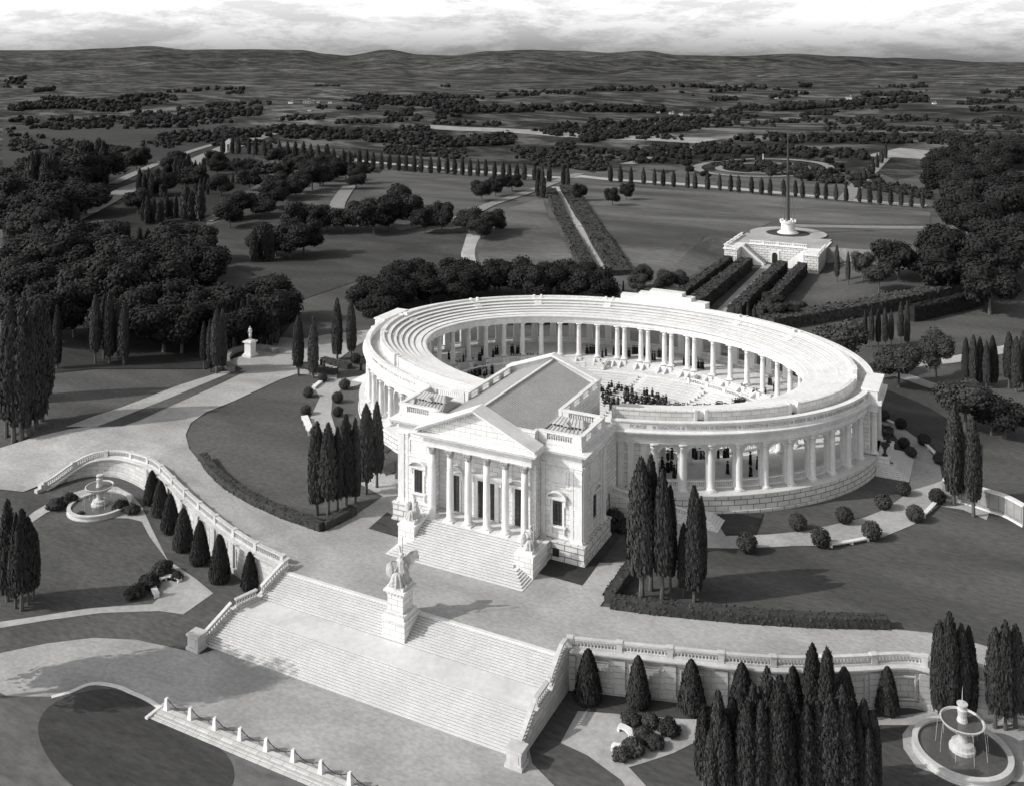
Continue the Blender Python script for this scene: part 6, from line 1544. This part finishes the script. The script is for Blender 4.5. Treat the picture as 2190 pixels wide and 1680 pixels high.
# curved terrace wall on the right
L_ = smooth([gp(x, y) for x, y in [(2016, 1066), (2068, 1077), (2112, 1091), (2152, 1104), (2192, 1126)]], 5); fr_ = frames(L_); t = thing('terrace_wall', L_[0], 'tall curved grey terrace wall with panels at the right edge', 'wall'); WG = mat_block('grey_ashlar', .30, 1.2, 3.0, .05, .5)
m = MB(); m.sweep(fr_, rect(-.3, .3, -.2, 2.6)); m.build('wall_face', WG, t, fix=False); m = MB(); m.sweep(fr_, rect(-.42, .42, 2.6, 2.8)); m.sweep(fr_, rect(-.45, .45, -.1, .25)); m.build('coping', STONE, t, fix=False)
# ================================================================== fort with flagstaff
FT = thing('fort_terrace', (-1.2, 190, 0), 'white rusticated bastion terrace with balustrades and twin stairs on the far lawn', 'terrace'); ZT = 5.25
m = MB(); base = [(-14.2, 178), (-10.4, 178), (-10.4, 188.8), (8.4, 188.8), (8.4, 178.4), (12.6, 178.4), (12.6, 202), (-14.2, 202)]
m.prism(base, -.3, ZT); m.build('bastion_wall', RUST, FT)
m = MB(); q = [(x+(.2 if x > 0 else -.2 if x < -12 else 0), y-.15) for x, y in base]
m.prism([(-14.5, 177.7), (-10.2, 177.7), (-10.2, 188.5), (8.2, 188.5), (8.2, 178.1), (12.9, 178.1), (12.9, 202.2), (-14.5, 202.2)], ZT-.25, ZT+.06); m.build('coping', STONE, FT)
for pts in ([(-14.2, 201.5), (-14.2, 178)], [(-14.2, 178), (-10.5, 178)], [(-9.4, 188.9), (8.0, 188.9)], [(8.6, 178.4), (12.6, 178.4)], [(12.6, 178.4), (12.6, 192)]):
    balustrade(FT, [(x, y, ZT+.06) for x, y in (pts[0], ((pts[0][0]+pts[1][0])/2, (pts[0][1]+pts[1][1])/2), pts[1])], 1.0, 4.4, .22, .55, ends=False)
m = MB(); m.box(-2.9, -.3, 188.55, 188.79, 0, 3.6); dn = m.build('door_surround', STONE, FT); m = MB(); n = 8
m.prism([(-2.4, 0), (-.8, 0)][:0] or [(-2.4, 188.5), (-.8, 188.5), (-.8, 188.54), (-2.4, 188.54)], 0, 2.3); m.mesh([(-1.6+.8*cos(pi*k/n), 188.5, 2.3+.8*sin(pi*k/n)) for k in range(n+1)], [tuple(range(n+1))]); m.build('dark_doorway', IRON, dn)
for s in (0, 1):
    m = MB()
    for k in range(16):
        z = ZT-.33*k; m.box(*((-10.3+k*.42, -9.88+k*.42) if s else (8.3-(k+1)*.42, 8.3-k*.42)), 183.2, 186.2, -.2, z)
    m.build('stair_flight', STEP, FT)
for x0, x1 in ((-10.3, -3.6), (8.3, 1.6)):
    m = MB(); xa, xb = sorted((x0, x1)); za, zb = (ZT+.7, .7) if x0 < x1 else (.7, ZT+.7); m.hexa([(xa, 182.9), (xb, 182.9), (xb, 183.2), (xa, 183.2)], -.2, [za, zb, zb, za]); m.build('stair_parapet', STONE, FT)
def hf(u, v): return max(h_up(u, v), ZT)
cc = (-2.0, 211.5)
sheet('fort_platform_paving', None, PATH, .1, hf, 4, world=[(cc[0]+12*cos(2*pi*k/36), cc[1]+12*sin(2*pi*k/36)) for k in range(36)]); sheet('fort_platform_paving', None, PATH, .085, hf, 4, world=[(-14, 189), (12.3, 189), (12.3, 206), (-14, 206)])
sheet('fort_grass_ring', None, LAWND, .14, hf, 4, world=[(cc[0]+6.8*cos(2*pi*k/36), cc[1]+6.8*sin(2*pi*k/36)) for k in range(36)])
FS = thing('flagstaff', (cc[0], cc[1], ZT), 'very tall dark ship mast flagstaff with crow nest on a round stone drum', 'flagpole'); o = (cc[0], cc[1], ZT)
m = MB(); m.lathe(o, [(3.4, 0), (3.4, .35), (2.9, .36), (2.9, .7), (2.2, .72), (2.1, 3.2), (2.5, 3.4), (2.55, 3.9), (2.0, 3.9)], 24); m.build('stone_drum', STONE, FS)
m = MB()
for k in range(10): a = 2*pi*k/10; m.obox((cc[0]+2.35*cos(a), cc[1]+2.35*sin(a)), .3, .2, ZT+3.9, ZT+4.5, a+pi/2)
m.build('battlement', STONE, FS)
m = MB(); m.tube([(cc[0], cc[1], ZT+3.5), (cc[0], cc[1], 25), (cc[0], cc[1], 38)], [.55, .42, .14], 10); m.build('mast', MAST, FS)
m = MB(); m.lathe((cc[0], cc[1], 24.2), [(.5, 0), (1.4, .5), (1.5, 1.2), (1.35, 1.2), (1.2, .6)], 14); m.build('crow_nest', MAST, FS)
for k in range(6):
    a = 2*pi*k/6+.2; m = MB(); m.tube([(cc[0]+2.3*cos(a), cc[1]+2.3*sin(a), ZT+4), (cc[0]+.3*cos(a), cc[1]+.3*sin(a), 25)], .05, 4); m.build('shroud', MAST, FS)
# ================================================================== far houses, motor cars, small monuments
def mk_house():
    t = thing('house', (0, 0, 0), 'x', 'house'); m = MB(); m.box(-4, 4, -3, 3, -1, 3.6); m.build('wall', BRASS, t)
    m = MB(); m.mesh([(-4.3, -3.4, 3.6), (4.3, -3.4, 3.6), (4.3, 3.4, 3.6), (-4.3, 3.4, 3.6), (-4.3, 0, 6), (4.3, 0, 6)], [(0, 1, 5, 4), (2, 3, 4, 5), (0, 4, 3), (1, 2, 5), (3, 2, 1, 0)]); r_ = m.build('roof', SLATE, t); m = MB(); m.box(2, 2.8, -.4, .4, 4.5, 7); m.build('chimney', BRASS, r_)
    for x in (-2.6, 0, 2.6): m = MB(); m.box(x-.5, x+.5, -3.06, -3.003, 1, 2.4); m.build('window', GLASS, t)
    return t
HS = Proto([mk_house]); fam = ['leftmost of the white farm row left of centre', 'largest of the white farm row left of centre', 'third of the white farm row left of centre', 'fourth of the white farm row left of centre', 'rightmost of the white farm row left of centre', 'single one below the farm row', 'pale one with a gable on the right hand horizon', 'small one left of the gabled one', 'small one by the middle wood, left', 'small one by the middle wood, centre', 'small one by the middle wood, right', 'small one far right', 'small one right of the gabled one']
for (x, y, s), l in zip([(622, 222, .8), (656, 222, 1.3), (668, 222, .7), (680, 221, .6), (706, 222, .6), (662, 238, .4), (1815, 212, 1.1), (1661, 209, .6), (1408, 243, .5), (1436, 245, .7), (1456, 247, .6), (1998, 223, .6), (1922, 220, .5)], fam):
    HS.put(gp(x, y), rnd.uniform(.2, .7), (s, s*.8, s*.8), 'tiny white far house, '+l, 'white houses on the far plain')
def mk_car():
    t = thing('motor_car', (0, 0, 0), 'x', 'car'); m = MB(); m.box(-.7, .7, -1.9, 1.9, .5, .75); m.hexa([(-.62, -1.8), (.62, -1.8), (.68, -.6), (-.68, -.6)], .75, [1.15, 1.15, 1.25, 1.25]); m.box(-.72, .72, -.6, 1.9, .75, 1.25); m.build('body', CARM, t)
    m = MB(); m.box(-.75, .75, -.5, 1.9, 2.0, 2.12); m.build('canopy', CARM, t)
    for x in (-.68, .68):
        for y in (-.5, .7, 1.8): m = MB(); m.box(x-.03, x+.03, y-.03, y+.03, 1.25, 2.0); m.build('canopy_post', CARM, t)
    for x in (-.8, .8):
        for y in (-1.3, 1.3):
            m = MB(); m.tube([(x-.07, y, .45), (x+.07, y, .45)], .45, 14); m.build('wheel', IRON, t)
            m = MB(); m.obox((x, y), .12, .5, .9, .95); m.build('mudguard', CARM, t)
    for x in (-.4, .4): m = MB(); m.tube([(x, -1.85, .95), (x, -2.0, .95)], [.13, .16], 10); m.build('headlight', SKIN, t)
    return t
CR = Proto([mk_car])
for (x, l) in ((1083, 'leftmost'), (1131, 'second'), (1176, 'third'), (1218, 'rightmost')):
    CR.put(gp(x, 693), -1.1, (1.15, 1.15, 1.15), 'dark open vintage car parked on the drive behind the colonnade, %s' % l, 'cars behind the colonnade')
p = gp(1632, 346); m = MB(); m.obox(p, .9, .9, p.z-.5, p.z+.8, .3); m.obox(p, .42, .42, p.z+.8, p.z+4.4, .3, top=(.2, .2)); tag(m.build('small_obelisk', GREYST, origin=p), 'small pale obelisk in the middle of the far oval drive', 'obelisk')
p = gp(492, 326); m = MB()
for s in (-1, 1): m.box(p.x+s*2.2-.8, p.x+s*2.2+.8, p.y-1, p.y+1, p.z-1, p.z+5)
m.box(p.x-3.2, p.x+3.2, p.y-1.1, p.y+1.1, p.z+5.003, p.z+6.5); m.mesh([(p.x-3.2, p.y-1.1, p.z+6.5), (p.x+3.2, p.y-1.1, p.z+6.5), (p.x, p.y-1.1, p.z+8.5), (p.x-3.2, p.y+1.1, p.z+6.5), (p.x+3.2, p.y+1.1, p.z+6.5), (p.x, p.y+1.1, p.z+8.5)], [(0, 1, 2), (5, 4, 3), (0, 2, 5, 3), (2, 1, 4, 5)])
tag(m.build('stone_gateway', mat_plain('grey_stone', .3), origin=p), 'little pale stone gateway at the far left end of the poplar avenue', 'gateway')
# ================================================================== light, sky, camera
SUN_DIR = Vector((-.785, -.62, .70)).normalized()
sd = bpy.data.lights.new('sun', 'SUN'); sd.energy = 3.0; sd.angle = math.radians(.5); sd.color = (1, .97, .93)
so = bpy.data.objects.new('sun', sd); COL.objects.link(so); so.rotation_euler = SUN_DIR.to_track_quat('Z', 'Y').to_euler(); so.location = (-80, -60, 90)
w = bpy.data.worlds.new('World'); SC.world = w; w.use_nodes = True; N = w.node_tree.nodes; L = w.node_tree.links
sky = N.new('ShaderNodeTexSky'); sky.sky_type = 'NISHITA'; sky.sun_disc = False
sky.sun_elevation = math.asin(SUN_DIR.z); sky.sun_rotation = math.atan2(SUN_DIR.x, SUN_DIR.y); sky.air_density = 1.2; sky.dust_density = 3
bw = N.new('ShaderNodeRGBToBW'); L.new(sky.outputs[0], bw.inputs[0])
tc = N.new('ShaderNodeTexCoord'); mp = N.new('ShaderNodeMapping'); mp.inputs['Scale'].default_value = (1, 1, 4.5); L.new(tc.outputs['Generated'], mp.inputs[0])
nz = N.new('ShaderNodeTexNoise'); nz.inputs['Scale'].default_value = 8.5; nz.inputs['Detail'].default_value = 10; nz.inputs['Roughness'].default_value = .74; nz.inputs['Distortion'].default_value = .15
L.new(mp.outputs[0], nz.inputs['Vector'])
cr = N.new('ShaderNodeMapRange'); cr.inputs[1].default_value = .41; cr.inputs[2].default_value = .55; cr.inputs[3].default_value = 1.15; cr.inputs[4].default_value = 1.72; L.new(nz.outputs[0], cr.inputs[0])
sx = N.new('ShaderNodeSeparateXYZ'); L.new(tc.outputs['Generated'], sx.inputs[0]); hz = N.new('ShaderNodeMapRange'); hz.interpolation_type = 'SMOOTHSTEP'; hz.inputs[1].default_value = .07; hz.inputs[2].default_value = .30; hz.inputs[3].default_value = 2.6; hz.inputs[4].default_value = 1.0; L.new(sx.outputs[2], hz.inputs[0])
mh = N.new('ShaderNodeMath'); mh.operation = 'MULTIPLY'; L.new(cr.outputs[0], mh.inputs[0]); L.new(hz.outputs[0], mh.inputs[1]); cr = mh
mu = N.new('ShaderNodeMath'); mu.operation = 'MULTIPLY'; L.new(bw.outputs[0], mu.inputs[0]); L.new(cr.outputs[0], mu.inputs[1])
bg = N['Background']; L.new(mu.outputs[0], bg.inputs[0]); bg.inputs[1].default_value = .10
cd = bpy.data.cameras.new('camera'); cam = bpy.data.objects.new('camera', cd); COL.objects.link(cam); SC.camera = cam
cam.location = CAM; fwd = Vector((UY, VY, 0)); cam.rotation_euler = fwd.to_track_quat('-Z', 'Y').to_euler()
cd.sensor_width = 36; cd.lens = 36*FP/2190; cd.shift_y = -(840-HY)/2190; cd.clip_end = 30000; cd.clip_start = 1
SC.view_settings.view_transform = 'Standard'; SC.view_settings.look = 'None'; SC.view_settings.gamma = 1; SC.view_settings.exposure = 0.06
for o in SC.objects:
    if '_o' in o: del o['_o']
